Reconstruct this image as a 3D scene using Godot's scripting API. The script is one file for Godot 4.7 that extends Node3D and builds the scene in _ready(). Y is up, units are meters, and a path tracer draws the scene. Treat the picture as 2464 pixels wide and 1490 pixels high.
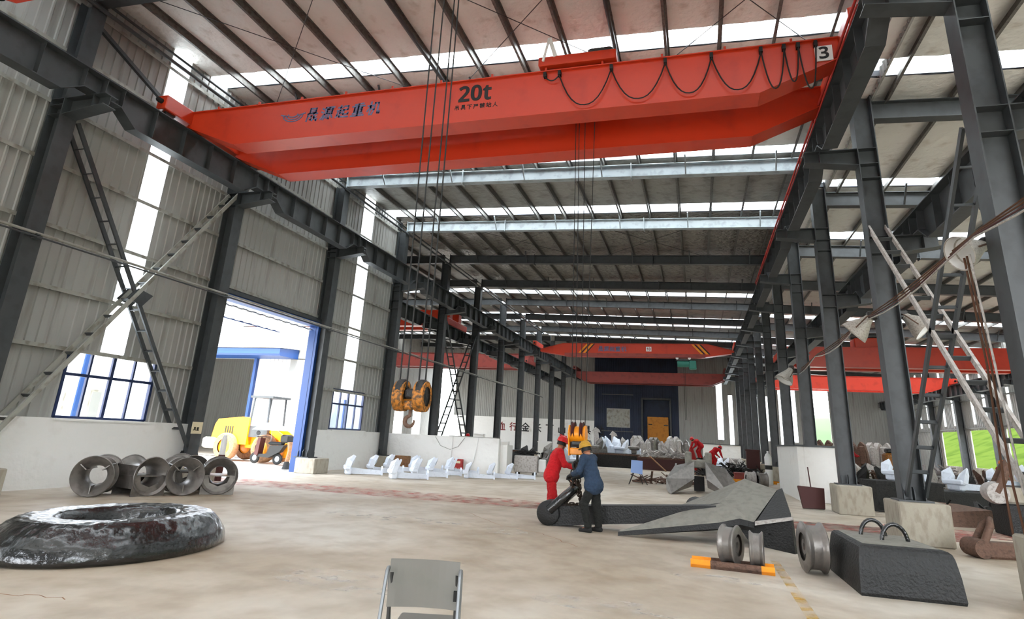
extends Node3D
# A steel crane hall with heavy anchors on its floor. Units: metres, y up, the hall runs along -z.

const XL := -14.46      # inner face of the left column row
const XR := 4.13        # inner face of the right column row
const BAY := 6.19
const ZA := -9.85       # centre of the first left column
const WX := -15.0       # inside of the left cladding
const OX := 20.6        # inside of the outer right wall
const BACK := -78.0
const FRONT := 9.0

var M := {}             # materials
var taken := {}         # names in use, by parent
var shared := {}        # meshes used more than once
var rng := RandomNumberGenerator.new()
const ORD := ["first", "second", "third", "fourth", "fifth", "sixth", "seventh", "eighth", "ninth", "tenth", "eleventh", "twelfth", "thirteenth", "fourteenth"]

func _ready():
	rng.seed = 20240611
	make_view()
	make_materials()
	make_setting()
	make_steel()
	make_cranes()
	make_outside()
	make_foreground()
	make_people()
	make_clutter()

func make_view():
	var cam := Camera3D.new(); cam.name = "camera"
	var f := 1484.0
	cam.projection = Camera3D.PROJECTION_FRUSTUM
	cam.near = 0.1; cam.far = 600.0
	cam.size = 1490.0 / f * cam.near
	cam.frustum_offset = Vector2(0, -(745.0 - 586.0) / f * cam.near)
	cam.position = Vector3(0, 1.7, 0)
	cam.rotation = Vector3(deg_to_rad(17.42), deg_to_rad(16.87), deg_to_rad(2.96))
	add_child(cam); cam.current = true
	var env := Environment.new()
	env.background_mode = Environment.BG_SKY
	var sm := ProceduralSkyMaterial.new()
	sm.sky_top_color = Color(0.80, 0.84, 0.89); sm.sky_horizon_color = Color(0.92, 0.93, 0.94)
	sm.ground_bottom_color = Color(0.42, 0.44, 0.38); sm.ground_horizon_color = Color(0.62, 0.66, 0.58)
	sm.sky_energy_multiplier = 2.6; sm.ground_energy_multiplier = 2.0
	sm.sky_curve = 0.25; sm.sun_angle_max = 0.0
	var sky := Sky.new(); sky.sky_material = sm
	env.sky = sky
	env.tonemap_mode = Environment.TONE_MAPPER_LINEAR
	env.tonemap_exposure = 1.95
	env.sdfgi_enabled = true; env.ssao_enabled = true; env.ssil_enabled = true
	var we := WorldEnvironment.new(); we.name = "world"; we.environment = env; add_child(we)
	var sun := DirectionalLight3D.new(); sun.name = "sun"
	sun.light_color = Color(1.0, 0.95, 0.87); sun.light_energy = 3.5; sun.light_angular_distance = 0.6; sun.shadow_enabled = true
	sun.look_at_from_position(Vector3.ZERO, Vector3(-0.25, -1.0, -0.33), Vector3(0, 0, 1))
	add_child(sun)

# ---------------------------------------------------------------- nodes
func uniq(parent: Node, called: String) -> String:
	var k := str(parent.get_instance_id()) + called
	var n: int = taken.get(k, -1) + 1
	taken[k] = n
	return called if n == 0 else "%s_%03d" % [called, n]

func tag(o: Node, label: String, category: String, group := ""):
	o.set_meta("label", label); o.set_meta("category", category)
	if group: o.set_meta("group", group)
	return o

func thing(called: String, label: String, category: String, at := Vector3.ZERO, turn := 0.0, group := "") -> Node3D:
	var o := Node3D.new(); o.name = uniq(self, called); add_child(o)
	o.position = at; o.rotation.y = turn
	tag(o, label, category, group)
	return o

func setting(called: String) -> Node3D:
	var o := Node3D.new(); o.name = uniq(self, called); add_child(o)
	o.set_meta("kind", "structure")
	return o

func part(parent: Node, called: String, what, mat: Material, xf := Transform3D.IDENTITY) -> MeshInstance3D:
	var o := MeshInstance3D.new()
	o.name = uniq(parent, called)
	o.mesh = what.commit() if what is SurfaceTool else what
	o.material_override = mat
	o.transform = xf
	o.cast_shadow = GeometryInstance3D.SHADOW_CASTING_SETTING_ON
	parent.add_child(o)
	return o

func copy_of(o: Node3D, at: Vector3, turn: float, label: String) -> Node3D:
	var c: Node3D = o.duplicate()
	var base := String(o.name)
	c.name = uniq(self, base)
	add_child(c); c.position = at; c.rotation.y = turn
	c.set_meta("label", label)
	return c

# ---------------------------------------------------------------- shapes
func mb() -> SurfaceTool:
	var st := SurfaceTool.new(); st.begin(Mesh.PRIMITIVE_TRIANGLES); return st

func tri(st: SurfaceTool, a: Vector3, b: Vector3, c: Vector3):
	var n := (b - a).cross(c - a).normalized()
	for p in [a, c, b]:
		st.set_normal(n); st.add_vertex(p)

func quad(st: SurfaceTool, a: Vector3, b: Vector3, c: Vector3, d: Vector3):
	var n := (c - a).cross(d - b).normalized()
	for p in [a, c, b, a, d, c]:
		st.set_normal(n); st.add_vertex(p)

func hexa(st: SurfaceTool, p: Array):   # four below, four above, both counted anticlockwise from above
	quad(st, p[3], p[2], p[1], p[0]); quad(st, p[4], p[5], p[6], p[7])
	for i in 4:
		var j := (i + 1) % 4
		quad(st, p[i], p[j], p[j + 4], p[i + 4])

func box(st: SurfaceTool, c: Vector3, s: Vector3, xf := Transform3D.IDENTITY, taper := 1.0):
	var h := s / 2.0
	var p := []
	for y in [-1.0, 1.0]:
		var t := 1.0 if y < 0 else taper
		for k in [[-1, 1], [1, 1], [1, -1], [-1, -1]]:
			p.append(xf * (c + Vector3(k[0] * h.x * t, y * h.y, k[1] * h.z * t)))
	hexa(st, p)

func cbox(st: SurfaceTool, c: Vector3, s: Vector3, b: float, xf := Transform3D.IDENTITY):   # box with chamfered edges
	var h := s / 2.0
	b = min(b, min(h.x, min(h.y, h.z)) * 0.9)
	var ring := func(y: float, o: float) -> Array:
		var r := []
		var x := h.x - o; var z := h.z - o
		for q in [[-x, z - b], [-x + b, z], [x - b, z], [x, z - b], [x, -z + b], [x - b, -z], [-x + b, -z], [-x, -z + b]]:
			r.append(xf * (c + Vector3(q[0], y, q[1])))
		return r
	var rings := [ring.call(-h.y, b), ring.call(-h.y + b, 0.0), ring.call(h.y - b, 0.0), ring.call(h.y, b)]
	for k in 3:
		for i in 8:
			var j := (i + 1) % 8
			quad(st, rings[k][i], rings[k][j], rings[k + 1][j], rings[k + 1][i])
	for i in range(1, 7):
		tri(st, rings[3][0], rings[3][i], rings[3][i + 1]); tri(st, rings[0][0], rings[0][i + 1], rings[0][i])

func bar(st: SurfaceTool, a: Vector3, b: Vector3, w: float, h: float, up := Vector3.UP):   # rectangular bar between two points
	var d := (b - a).normalized()
	if abs(d.dot(up)) > 0.98: up = Vector3.RIGHT
	var s := d.cross(up).normalized(); var u := s.cross(d)
	var x := Transform3D(Basis(s, u, -d), (a + b) / 2.0)
	box(st, Vector3.ZERO, Vector3(w, h, a.distance_to(b)), x)

func extrude(st: SurfaceTool, poly: Array, z0: float, z1: float, xf := Transform3D.IDENTITY):   # poly in x, y anticlockwise seen from +z
	var pv := PackedVector2Array()
	for p in poly: pv.append(p)
	var ids := Geometry2D.triangulate_polygon(pv)
	for i in range(0, ids.size(), 3):
		var a := pv[ids[i]]; var b := pv[ids[i + 1]]; var c := pv[ids[i + 2]]
		if (b - a).cross(c - a) < 0:
			var t := b; b = c; c = t
		tri(st, xf * Vector3(a.x, a.y, z1), xf * Vector3(b.x, b.y, z1), xf * Vector3(c.x, c.y, z1))
		tri(st, xf * Vector3(a.x, a.y, z0), xf * Vector3(c.x, c.y, z0), xf * Vector3(b.x, b.y, z0))
	for i in pv.size():
		var a := pv[i]; var b := pv[(i + 1) % pv.size()]
		quad(st, xf * Vector3(a.x, a.y, z0), xf * Vector3(b.x, b.y, z0), xf * Vector3(b.x, b.y, z1), xf * Vector3(a.x, a.y, z1))

func smoothquad(st: SurfaceTool, p: Array, n: Array):
	for k in [0, 2, 1, 0, 3, 2]:
		st.set_normal(n[k]); st.add_vertex(p[k])

func tube(st: SurfaceTool, pts: Array, r, sides := 8, closed := false, squash := 1.0):
	var n := pts.size()
	var rings := []; var nors := []
	var ref := Vector3.UP
	var prev := Vector3.ZERO
	for i in n:
		var a: Vector3 = pts[(i - 1 + n) % n] if (closed or i > 0) else pts[i]
		var b: Vector3 = pts[(i + 1) % n] if (closed or i < n - 1) else pts[i]
		var d := (b - a).normalized()
		if prev == Vector3.ZERO:
			if abs(d.y) > 0.9: ref = Vector3.RIGHT
			prev = (ref - d * ref.dot(d)).normalized()
		else:
			prev = (prev - d * prev.dot(d)).normalized()
		var s := d.cross(prev)
		var ring := []; var nr := []
		var rr: float = r[i] if r is Array else r
		for k in sides:
			var t := TAU * k / sides
			var v := prev * cos(t) * squash + s * sin(t)
			ring.append(pts[i] + v * rr); nr.append((prev * cos(t) / squash + s * sin(t)).normalized())
		rings.append(ring); nors.append(nr)
	for i in (n if closed else n - 1):
		var j := (i + 1) % n
		for k in sides:
			var l := (k + 1) % sides
			smoothquad(st, [rings[i][k], rings[i][l], rings[j][l], rings[j][k]], [nors[i][k], nors[i][l], nors[j][l], nors[j][k]])
	if not closed:
		for k in range(1, sides - 1):
			tri(st, rings[0][0], rings[0][k + 1], rings[0][k]); tri(st, rings[n - 1][0], rings[n - 1][k], rings[n - 1][k + 1])

func lathe(st: SurfaceTool, prof: Array, sides := 24, xf := Transform3D.IDENTITY, sx := 1.0, sz := 1.0, smooth := true):   # profile of (radius, y) from below, outside to the right
	for i in prof.size() - 1:
		var a: Vector2 = prof[i]; var b: Vector2 = prof[i + 1]
		if a.distance_to(b) < 1e-6: continue
		var e := (b - a).normalized()
		var nn := Vector2(e.y, -e.x)
		var na := nn; var nb := nn
		if smooth:
			if i > 0:
				var e0: Vector2 = (a - prof[i - 1]).normalized()
				if e0.dot(e) > 0.6: na = (nn + Vector2(e0.y, -e0.x)).normalized()
			if i < prof.size() - 2:
				var e1: Vector2 = (prof[i + 2] - b).normalized()
				if e1.dot(e) > 0.6: nb = (nn + Vector2(e1.y, -e1.x)).normalized()
		for k in sides:
			var t := TAU * k / sides; var u := TAU * (k + 1) / sides
			var p := []; var n := []
			for q in [[a, t, na], [a, u, na], [b, u, nb], [b, t, nb]]:
				p.append(xf * Vector3(q[0].x * cos(q[1]) * sx, q[0].y, -q[0].x * sin(q[1]) * sz))
				n.append((xf.basis * Vector3(q[2].x * cos(q[1]) / sx, q[2].y, -q[2].x * sin(q[1]) / sz)).normalized())
			smoothquad(st, p, n)

func disc_of(r: float, y: float) -> Array: return [Vector2(0, y), Vector2(r, y)]

func rod(st: SurfaceTool, a: Vector3, b: Vector3, r: float, sides := 8): tube(st, [a, b], r, sides)

func face_to(z_axis: Vector3, up := Vector3.UP, at := Vector3.ZERO) -> Transform3D:
	var z := z_axis.normalized()
	var x := up.cross(z).normalized(); var y := z.cross(x)
	return Transform3D(Basis(x, y, z), at)

func rot(deg: Vector3, at := Vector3.ZERO) -> Transform3D:
	return Transform3D(Basis.from_euler(deg * PI / 180.0), at)

# ---------------------------------------------------------------- materials
func noise_tex(freq: float, ramp: Array, seed_: int, kind := FastNoiseLite.TYPE_SIMPLEX_SMOOTH, size := 512, octaves := 5) -> NoiseTexture2D:
	var n := FastNoiseLite.new(); n.noise_type = kind; n.frequency = freq; n.seed = seed_
	n.fractal_octaves = octaves
	var g := Gradient.new()
	var off := PackedFloat32Array(); var col := PackedColorArray()
	for r in ramp:
		off.append(r[0]); col.append(r[1])
	g.offsets = off; g.colors = col
	var t := NoiseTexture2D.new(); t.width = size; t.height = size; t.seamless = true; t.noise = n; t.color_ramp = g
	return t

func bump_tex(freq: float, seed_: int, strength: float, size := 512, kind := FastNoiseLite.TYPE_SIMPLEX_SMOOTH) -> NoiseTexture2D:
	freq = 0.02 if freq < 0.03 else 0.045
	strength = 1.5 if strength < 2.0 else (4.0 if strength < 8.0 else 14.0)
	var key := "bump %.3f %.1f" % [freq, strength]
	if shared.has(key): return shared[key]
	var n := FastNoiseLite.new(); n.noise_type = kind; n.frequency = freq; n.seed = seed_; n.fractal_octaves = 4
	var t := NoiseTexture2D.new(); t.width = size; t.height = size; t.seamless = true; t.noise = n; t.as_normal_map = true; t.bump_strength = strength
	shared[key] = t
	return t

func plain(col: Color, rough := 0.6, metal := 0.0) -> StandardMaterial3D:
	var m := StandardMaterial3D.new(); m.albedo_color = col; m.roughness = rough; m.metallic = metal
	return m

func worn(a: Color, b: Color, freq: float, scale: float, rough := 0.6, bump := 0.0, metal := 0.0, seed_ := 1, mid := 0.5) -> StandardMaterial3D:
	var m := StandardMaterial3D.new()
	m.albedo_texture = noise_tex(freq, [[0.0, b], [mid - 0.2, b.lerp(a, 0.5)], [mid, a], [1.0, a]], seed_)
	m.roughness = rough; m.metallic = metal
	m.uv1_triplanar = true; m.uv1_world_triplanar = true; m.uv1_scale = Vector3.ONE * scale
	if bump > 0.0:
		m.normal_enabled = true; m.normal_texture = bump_tex(freq * 2.0, seed_ + 7, bump); m.normal_scale = 1.0
	return m

func make_materials():
	M.steel = worn(Color(0.225, 0.24, 0.25), Color(0.18, 0.19, 0.198), 0.01, 0.4, 0.5, 0.0, 0.0, 3)
	M.steel_dull = M.steel
	M.steel_lit_copy = worn(Color(0.60, 0.635, 0.65), Color(0.50, 0.53, 0.54), 0.012, 0.4, 0.5, 0.0, 0.0, 6)  # lit copy of the hall steel, skylight brightness put into its colour
	M.purlin = worn(Color(0.40, 0.395, 0.38), Color(0.29, 0.27, 0.25), 0.02, 0.6, 0.5, 0.0, 0.3, 8)
	M.clad = worn(Color(0.605, 0.605, 0.59), Color(0.50, 0.49, 0.47), 0.006, 0.35, 0.45, 0.0, 0.0, 11, 0.42)
	M.clad.uv1_scale = Vector3(0.5, 0.07, 0.5)
	M.clad_white = worn(Color(0.76, 0.775, 0.79), Color(0.70, 0.715, 0.73), 0.006, 0.3, 0.5, 0.0, 0.0, 12)
	M.clad_navy = worn(Color(0.10, 0.15, 0.25), Color(0.075, 0.115, 0.19), 0.006, 0.2, 0.6, 0.0, 0.0, 14)
	M.girt = worn(Color(0.60, 0.60, 0.57), Color(0.45, 0.43, 0.39), 0.01, 0.4, 0.45, 0.0, 0.2, 15)
	M.blanket = worn(Color(0.85, 0.845, 0.825), Color(0.73, 0.705, 0.67), 0.008, 0.3, 0.55, 6.0, 0.0, 16, 0.36)
	M.roof_bare = worn(Color(0.53, 0.525, 0.50), Color(0.42, 0.41, 0.39), 0.008, 0.3, 0.5, 3.0, 0.0, 17)
	M.foil = worn(Color(0.56, 0.545, 0.51), Color(0.34, 0.33, 0.31), 0.012, 0.3, 0.35, 14.0, 0.55, 18)
	M.deck = plain(Color(0.6, 0.62, 0.65), 0.6)
	M.skylight = plain(Color(0.92, 0.96, 1.0), 0.6); M.skylight.backlight_enabled = true; M.skylight.backlight = Color(1.2, 1.225, 1.23)   # milky fibreglass sheet: scatters daylight through
	M.plaster = worn(Color(0.905, 0.90, 0.885), Color(0.81, 0.795, 0.765), 0.005, 0.25, 0.8, 1.0, 0.0, 20, 0.3)
	M.concrete = worn(Color(0.63, 0.60, 0.545), Color(0.545, 0.51, 0.455), 0.008, 0.5, 0.85, 1.0, 0.0, 21)
	M.concrete.uv1_scale = Vector3(1.2, 0.5, 1.2)
	M.blue = plain(Color(0.004, 0.205, 0.44), 0.45); M.strip_grey = plain(Color(0.50, 0.51, 0.51), 0.6)
	M.blue_dark = plain(Color(0.05, 0.13, 0.30), 0.4)
	M.glass = plain(Color(0.80, 0.88, 0.92, 0.16), 0.03); M.glass.transparency = BaseMaterial3D.TRANSPARENCY_ALPHA
	M.yard = worn(Color(0.80, 0.79, 0.76), Color(0.70, 0.68, 0.64), 0.006, 0.08, 0.9, 0.0, 0.0, 22)
	M.grass = worn(Color(0.185, 0.235, 0.09), Color(0.13, 0.18, 0.06), 0.01, 0.05, 1.0, 0.0, 0.0, 23); M.grass.metallic_specular = 0.0
	M.mountain = worn(Color(0.17, 0.24, 0.13), Color(0.12, 0.18, 0.09), 0.01, 0.004, 1.0, 0.0, 0.0, 24)
	var fl := StandardMaterial3D.new()
	fl.albedo_texture = noise_tex(0.003, [[0.0, Color(0.63, 0.57, 0.49)], [0.38, Color(0.69, 0.64, 0.57)], [0.52, Color(0.725, 0.68, 0.615)], [0.7, Color(0.75, 0.715, 0.66)], [1.0, Color(0.79, 0.765, 0.72)]], 31, FastNoiseLite.TYPE_SIMPLEX_SMOOTH, 1024, 6)
	fl.roughness_texture = noise_tex(0.006, [[0.0, Color(0.48, 0.48, 0.48)], [0.5, Color(0.62, 0.62, 0.62)], [1.0, Color(0.8, 0.8, 0.8)]], 32)
	fl.roughness = 1.0
	fl.detail_enabled = true; fl.detail_blend_mode = BaseMaterial3D.BLEND_MODE_MUL
	fl.detail_albedo = noise_tex(0.02, [[0.0, Color(0.88, 0.86, 0.83)], [0.35, Color(0.95, 0.94, 0.93)], [0.6, Color(1, 1, 1)], [1.0, Color(1, 1, 1)]], 33, FastNoiseLite.TYPE_SIMPLEX_SMOOTH, 1024, 6)
	fl.normal_enabled = true; fl.normal_texture = bump_tex(0.03, 34, 1.2); fl.normal_scale = 0.5
	fl.uv1_triplanar = true; fl.uv1_world_triplanar = true; fl.uv1_scale = Vector3.ONE * 0.055
	fl.uv2_triplanar = true; fl.uv2_world_triplanar = true; fl.uv2_scale = Vector3.ONE * 0.31
	M.floor = fl
	M.pink = faded(Color(0.78, 0.47, 0.43), 41, 0.66)
	M.yellow_line = faded(Color(0.84, 0.68, 0.36), 42, 0.66)
	M.dust = faded(Color(0.82, 0.80, 0.77), 43, 0.75)
	M.orange = worn(Color(0.74, 0.205, 0.085), Color(0.67, 0.17, 0.07), 0.006, 0.3, 0.38, 0.0, 0.0, 44, 0.35)
	M.orange_pale = worn(Color(0.88, 0.27, 0.19), Color(0.78, 0.22, 0.15), 0.006, 0.3, 0.45, 0.0, 0.0, 45)
	M.red_faded = worn(Color(0.55, 0.22, 0.19), Color(0.45, 0.18, 0.16), 0.006, 0.3, 0.6, 0.0, 0.0, 46)
	M.rust = worn(Color(0.40, 0.30, 0.245), Color(0.26, 0.185, 0.15), 0.02, 0.8, 0.75, 4.0, 0.1, 47)
	M.black_cast = worn(Color(0.06, 0.064, 0.07), Color(0.035, 0.037, 0.04), 0.015, 0.7, 0.22, 6.0, 0.0, 48)
	M.black_cast.normal_scale = 0.8; M.black_cast.clearcoat_enabled = true; M.black_cast.clearcoat = 0.7; M.black_cast.clearcoat_roughness = 0.2
	M.black_paint = worn(Color(0.075, 0.075, 0.075), Color(0.045, 0.045, 0.045), 0.02, 0.8, 0.55, 3.0, 0.0, 49)
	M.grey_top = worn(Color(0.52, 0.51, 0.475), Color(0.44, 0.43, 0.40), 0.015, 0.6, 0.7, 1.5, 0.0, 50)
	M.cast = worn(Color(0.50, 0.48, 0.46), Color(0.37, 0.35, 0.335), 0.01, 0.8, 0.38, 1.0, 0.5, 51)
	M.cast_pale = worn(Color(0.70, 0.68, 0.66), Color(0.50, 0.47, 0.44), 0.02, 0.8, 0.6, 3.0, 0.0, 52)
	M.anchor_white = worn(Color(0.86, 0.89, 0.93), Color(0.68, 0.71, 0.75), 0.012, 0.8, 0.5, 1.0, 0.0, 53, 0.3)
	M.yellow = worn(Color(0.93, 0.58, 0.035), Color(0.84, 0.50, 0.03), 0.01, 0.6, 0.4, 0.0, 0.0, 54)
	M.yellow_dirty = worn(Color(0.66, 0.40, 0.06), Color(0.10, 0.085, 0.06), 0.02, 2.2, 0.6, 0.0, 0.0, 55, 0.62)
	M.chair = worn(Color(0.40, 0.392, 0.362), Color(0.37, 0.362, 0.335), 0.01, 0.5, 0.5, 0.0, 0.0, 56)
	M.tube_grey = plain(Color(0.50, 0.51, 0.52), 0.4, 0.5)
	M.tube_dark = plain(Color(0.20, 0.195, 0.19), 0.5, 0.4)
	M.black = plain(Color(0.03, 0.03, 0.032), 0.6)
	M.rubber = plain(Color(0.06, 0.06, 0.06), 0.8)
	M.white = plain(Color(0.88, 0.88, 0.87), 0.5)
	M.red = plain(Color(0.62, 0.05, 0.05), 0.5)
	M.maroon = plain(Color(0.26, 0.075, 0.06), 0.6)
	M.rope = plain(Color(0.06, 0.055, 0.055), 0.7)
	M.cord = plain(Color(0.33, 0.20, 0.11), 0.7)
	M.cable_red = plain(Color(0.62, 0.10, 0.05), 0.6)
	M.chain = worn(Color(0.22, 0.17, 0.13), Color(0.10, 0.085, 0.07), 0.03, 2.0, 0.6, 0.0, 0.5, 57)
	M.shirt_red = worn(Color(0.76, 0.045, 0.10), Color(0.66, 0.03, 0.075), 0.02, 1.5, 0.85, 3.0, 0.0, 58)
	M.trouser_red = worn(Color(0.70, 0.03, 0.06), Color(0.58, 0.02, 0.045), 0.02, 1.5, 0.85, 3.0, 0.0, 59)
	M.shirt_blue = worn(Color(0.155, 0.23, 0.32), Color(0.11, 0.17, 0.25), 0.02, 1.5, 0.9, 3.0, 0.0, 60)
	M.trouser_dark = worn(Color(0.075, 0.08, 0.065), Color(0.05, 0.052, 0.045), 0.02, 1.5, 0.9, 2.0, 0.0, 61)
	M.skin = plain(Color(0.68, 0.46, 0.35), 0.6); M.skin.subsurf_scatter_enabled = true; M.skin.subsurf_scatter_strength = 0.1
	M.hair = plain(Color(0.03, 0.025, 0.02), 0.6)
	M.glove = worn(Color(0.62, 0.46, 0.31), Color(0.50, 0.36, 0.24), 0.02, 2.0, 0.9, 0.0, 0.0, 62)
	M.helmet_red = plain(Color(0.80, 0.06, 0.09), 0.3)
	M.helmet_yellow = worn(Color(0.74, 0.55, 0.13), Color(0.48, 0.42, 0.14), 0.02, 2.5, 0.4, 0.0, 0.0, 63)
	M.helmet_orange = plain(Color(0.9, 0.5, 0.2), 0.4)
	M.foliage = worn(Color(0.28, 0.50, 0.10), Color(0.12, 0.28, 0.05), 0.03, 0.8, 0.9, 0.0, 0.0, 64)
	M.scrap = worn(Color(0.52, 0.49, 0.48), Color(0.22, 0.20, 0.19), 0.02, 0.8, 0.6, 4.0, 0.2, 65)
	M.scrap_dark = worn(Color(0.16, 0.155, 0.15), Color(0.07, 0.07, 0.07), 0.02, 0.8, 0.7, 4.0, 0.2, 66)
	M.letter_blue = worn(Color(0.33, 0.38, 0.52), Color(0.50, 0.42, 0.50), 0.02, 1.0, 0.5, 0.0, 0.0, 67)
	M.letter_black = plain(Color(0.045, 0.04, 0.045), 0.5)
	M.letter_red = plain(Color(0.50, 0.10, 0.10), 0.6)
	M.teal = plain(Color(0.16, 0.46, 0.40), 0.5)
	M.lamp_glass = plain(Color(0.86, 0.86, 0.82), 0.25)
	M.lamp_shell = worn(Color(0.72, 0.70, 0.66), Color(0.50, 0.46, 0.42), 0.02, 2.0, 0.5, 0.0, 0.3, 68)
	M.umbrella = plain(Color(0.55, 0.66, 0.86), 0.7)
	M.cream = plain(Color(0.84, 0.79, 0.66), 0.7)
	M.door_yellow = worn(Color(0.72, 0.46, 0.09), Color(0.62, 0.38, 0.06), 0.01, 0.4, 0.6, 0.0, 0.0, 69)
	M.timber = worn(Color(0.55, 0.40, 0.28), Color(0.40, 0.28, 0.19), 0.02, 0.8, 0.8, 0.0, 0.0, 70)

func faded(c: Color, seed_: int, mid: float) -> StandardMaterial3D:
	var m := StandardMaterial3D.new()
	m.albedo_texture = noise_tex(0.012, [[0.0, Color(c.r, c.g, c.b, 0.0)], [mid - 0.22, Color(c.r, c.g, c.b, 0.08)], [mid + 0.05, Color(c.r, c.g, c.b, 0.4)], [1.0, Color(c.r, c.g, c.b, 0.75)]], seed_)
	m.transparency = BaseMaterial3D.TRANSPARENCY_ALPHA; m.roughness = 0.7
	m.uv1_triplanar = true; m.uv1_world_triplanar = true; m.uv1_scale = Vector3.ONE * 0.35
	return m

func roof_y(x: float) -> float: return 12.6 - 0.034 * (x - XL)           # underside of the main roof
func bay2_y(x: float) -> float: return 10.58 - 0.05 * (x - 4.5)          # underside of the lower right roof
func frame_z(i: int) -> float: return ZA - BAY * i

# A ribbed metal sheet w wide and h high that faces +z, foot at y 0.
func sheet_mesh(w: float, h: float) -> Mesh:
	var k := "sheet %.2f %.2f" % [w, h]
	if shared.has(k): return shared[k]
	var st := mb()
	var n: int = max(1, int(round(w / 0.26)))
	var pitch := w / n
	var d := 0.028
	var xs := []
	for i in n:
		var x0 := -w / 2 + i * pitch
		xs.append_array([Vector2(x0, 0), Vector2(x0 + pitch - 0.09, 0), Vector2(x0 + pitch - 0.07, d), Vector2(x0 + pitch - 0.02, d), Vector2(x0 + pitch, 0)])
	for i in xs.size() - 1:
		var a: Vector2 = xs[i]; var b: Vector2 = xs[i + 1]
		if b.x - a.x < 0.001: continue
		quad(st, Vector3(a.x, 0, a.y), Vector3(b.x, 0, b.y), Vector3(b.x, h, b.y), Vector3(a.x, h, a.y))
	box(st, Vector3(0, h / 2, -0.03), Vector3(w, h, 0.05))
	shared[k] = st.commit()
	return shared[k]

# Clads a wall between u0 and u1. along "z": the wall stands at x = plane and faces +x (side 1) or -x; along "x": at z = plane, facing +z (side 1) or -z.
func clad_wall(parent: Node, along: String, plane: float, u0: float, u1: float, y0: float, y1: float, holes: Array, mat: Material, side := 1.0, w := 0.78):
	var cuts := [u0, u1]
	for hh in holes: cuts.append_array([clampf(hh[0], u0, u1), clampf(hh[1], u0, u1)])
	cuts.sort()
	for i in cuts.size() - 1:
		var a: float = cuts[i]; var b: float = cuts[i + 1]
		if b - a < 0.02: continue
		var n: int = max(1, int(round((b - a) / w)))
		for j in n:
			var m0 := a + (b - a) * j / n; var m1 := a + (b - a) * (j + 1) / n
			var mid := (m0 + m1) / 2
			var ys := [[y0, y1]]
			for hh in holes:
				if mid > hh[0] and mid < hh[1]:
					var nx := []
					for r in ys:
						if hh[2] > r[0]: nx.append([r[0], min(r[1], hh[2])])
						if hh[3] < r[1]: nx.append([max(r[0], hh[3]), r[1]])
					ys = nx
			for r in ys:
				if r[1] - r[0] < 0.03: continue
				var xf: Transform3D
				if along == "z": xf = Transform3D(Basis(Vector3.UP, PI / 2 * side), Vector3(plane, r[0], mid))
				else: xf = Transform3D(Basis(Vector3.UP, 0.0 if side > 0 else PI), Vector3(mid, r[0], plane))
				part(parent, "cladding_sheet", sheet_mesh(m1 - m0, r[1] - r[0]), mat, xf)

func lit_panel(parent: Node, along: String, plane: float, u0: float, u1: float, y0: float, y1: float, side := 1.0):
	var mid := (u0 + u1) / 2
	var st := mb()
	var n: int = max(2, int((u1 - u0) / 0.12))
	for i in n:
		var a := -(u1 - u0) / 2 + (u1 - u0) * i / n; var b := a + (u1 - u0) / n
		var c := 0.015 if i % 2 == 0 else 0.0
		var d := 0.0 if i % 2 == 0 else 0.015
		quad(st, Vector3(a, y0, c), Vector3(b, y0, d), Vector3(b, y1, d), Vector3(a, y1, c))
	var xf := Transform3D(Basis(Vector3.UP, PI / 2 * side), Vector3(plane, 0, mid)) if along == "z" else Transform3D(Basis(Vector3.UP, 0.0 if side > 0 else PI), Vector3(mid, 0, plane))
	part(parent, "light_panel", st, M.skylight, xf)

# A steel window in the left wall: blue frame, mullions, transom and panes.
func window(called: String, z0: float, z1: float, y0: float, y1: float, cols: int):
	var w := setting(called)
	var x := WX - 0.06
	var st := mb()
	for z in [z0, z1]: box(st, Vector3(x, (y0 + y1) / 2, z), Vector3(0.1, y1 - y0, 0.08))
	for y in [y0, y1]: box(st, Vector3(x, y, (z0 + z1) / 2), Vector3(0.1, 0.08, abs(z1 - z0)))
	part(w, "window_frame", st, M.blue_dark)
	var yt := y0 + (y1 - y0) * 0.64
	st = mb(); box(st, Vector3(x, yt, (z0 + z1) / 2), Vector3(0.08, 0.07, abs(z1 - z0))); part(w, "transom", st, M.blue_dark)
	for i in range(1, cols):
		st = mb(); var z := lerpf(z0, z1, float(i) / cols)
		box(st, Vector3(x, (y0 + y1) / 2, z), Vector3(0.07, y1 - y0, 0.09 if i == cols / 2 else 0.055)); part(w, "mullion", st, M.blue_dark)
	for i in cols:
		for r in [[y0, yt], [yt, y1]]:
			st = mb(); var za := lerpf(z0, z1, float(i) / cols); var zb := lerpf(z0, z1, float(i + 1) / cols)
			quad(st, Vector3(x, r[0], za), Vector3(x, r[0], zb), Vector3(x, r[1], zb), Vector3(x, r[1], za)); part(w, "pane", st, M.glass)
	st = mb(); box(st, Vector3(WX + 0.08, y0 - 0.05, (z0 + z1) / 2), Vector3(0.26, 0.05, abs(z1 - z0) + 0.2)); part(w, "sill", st, M.plaster)

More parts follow.
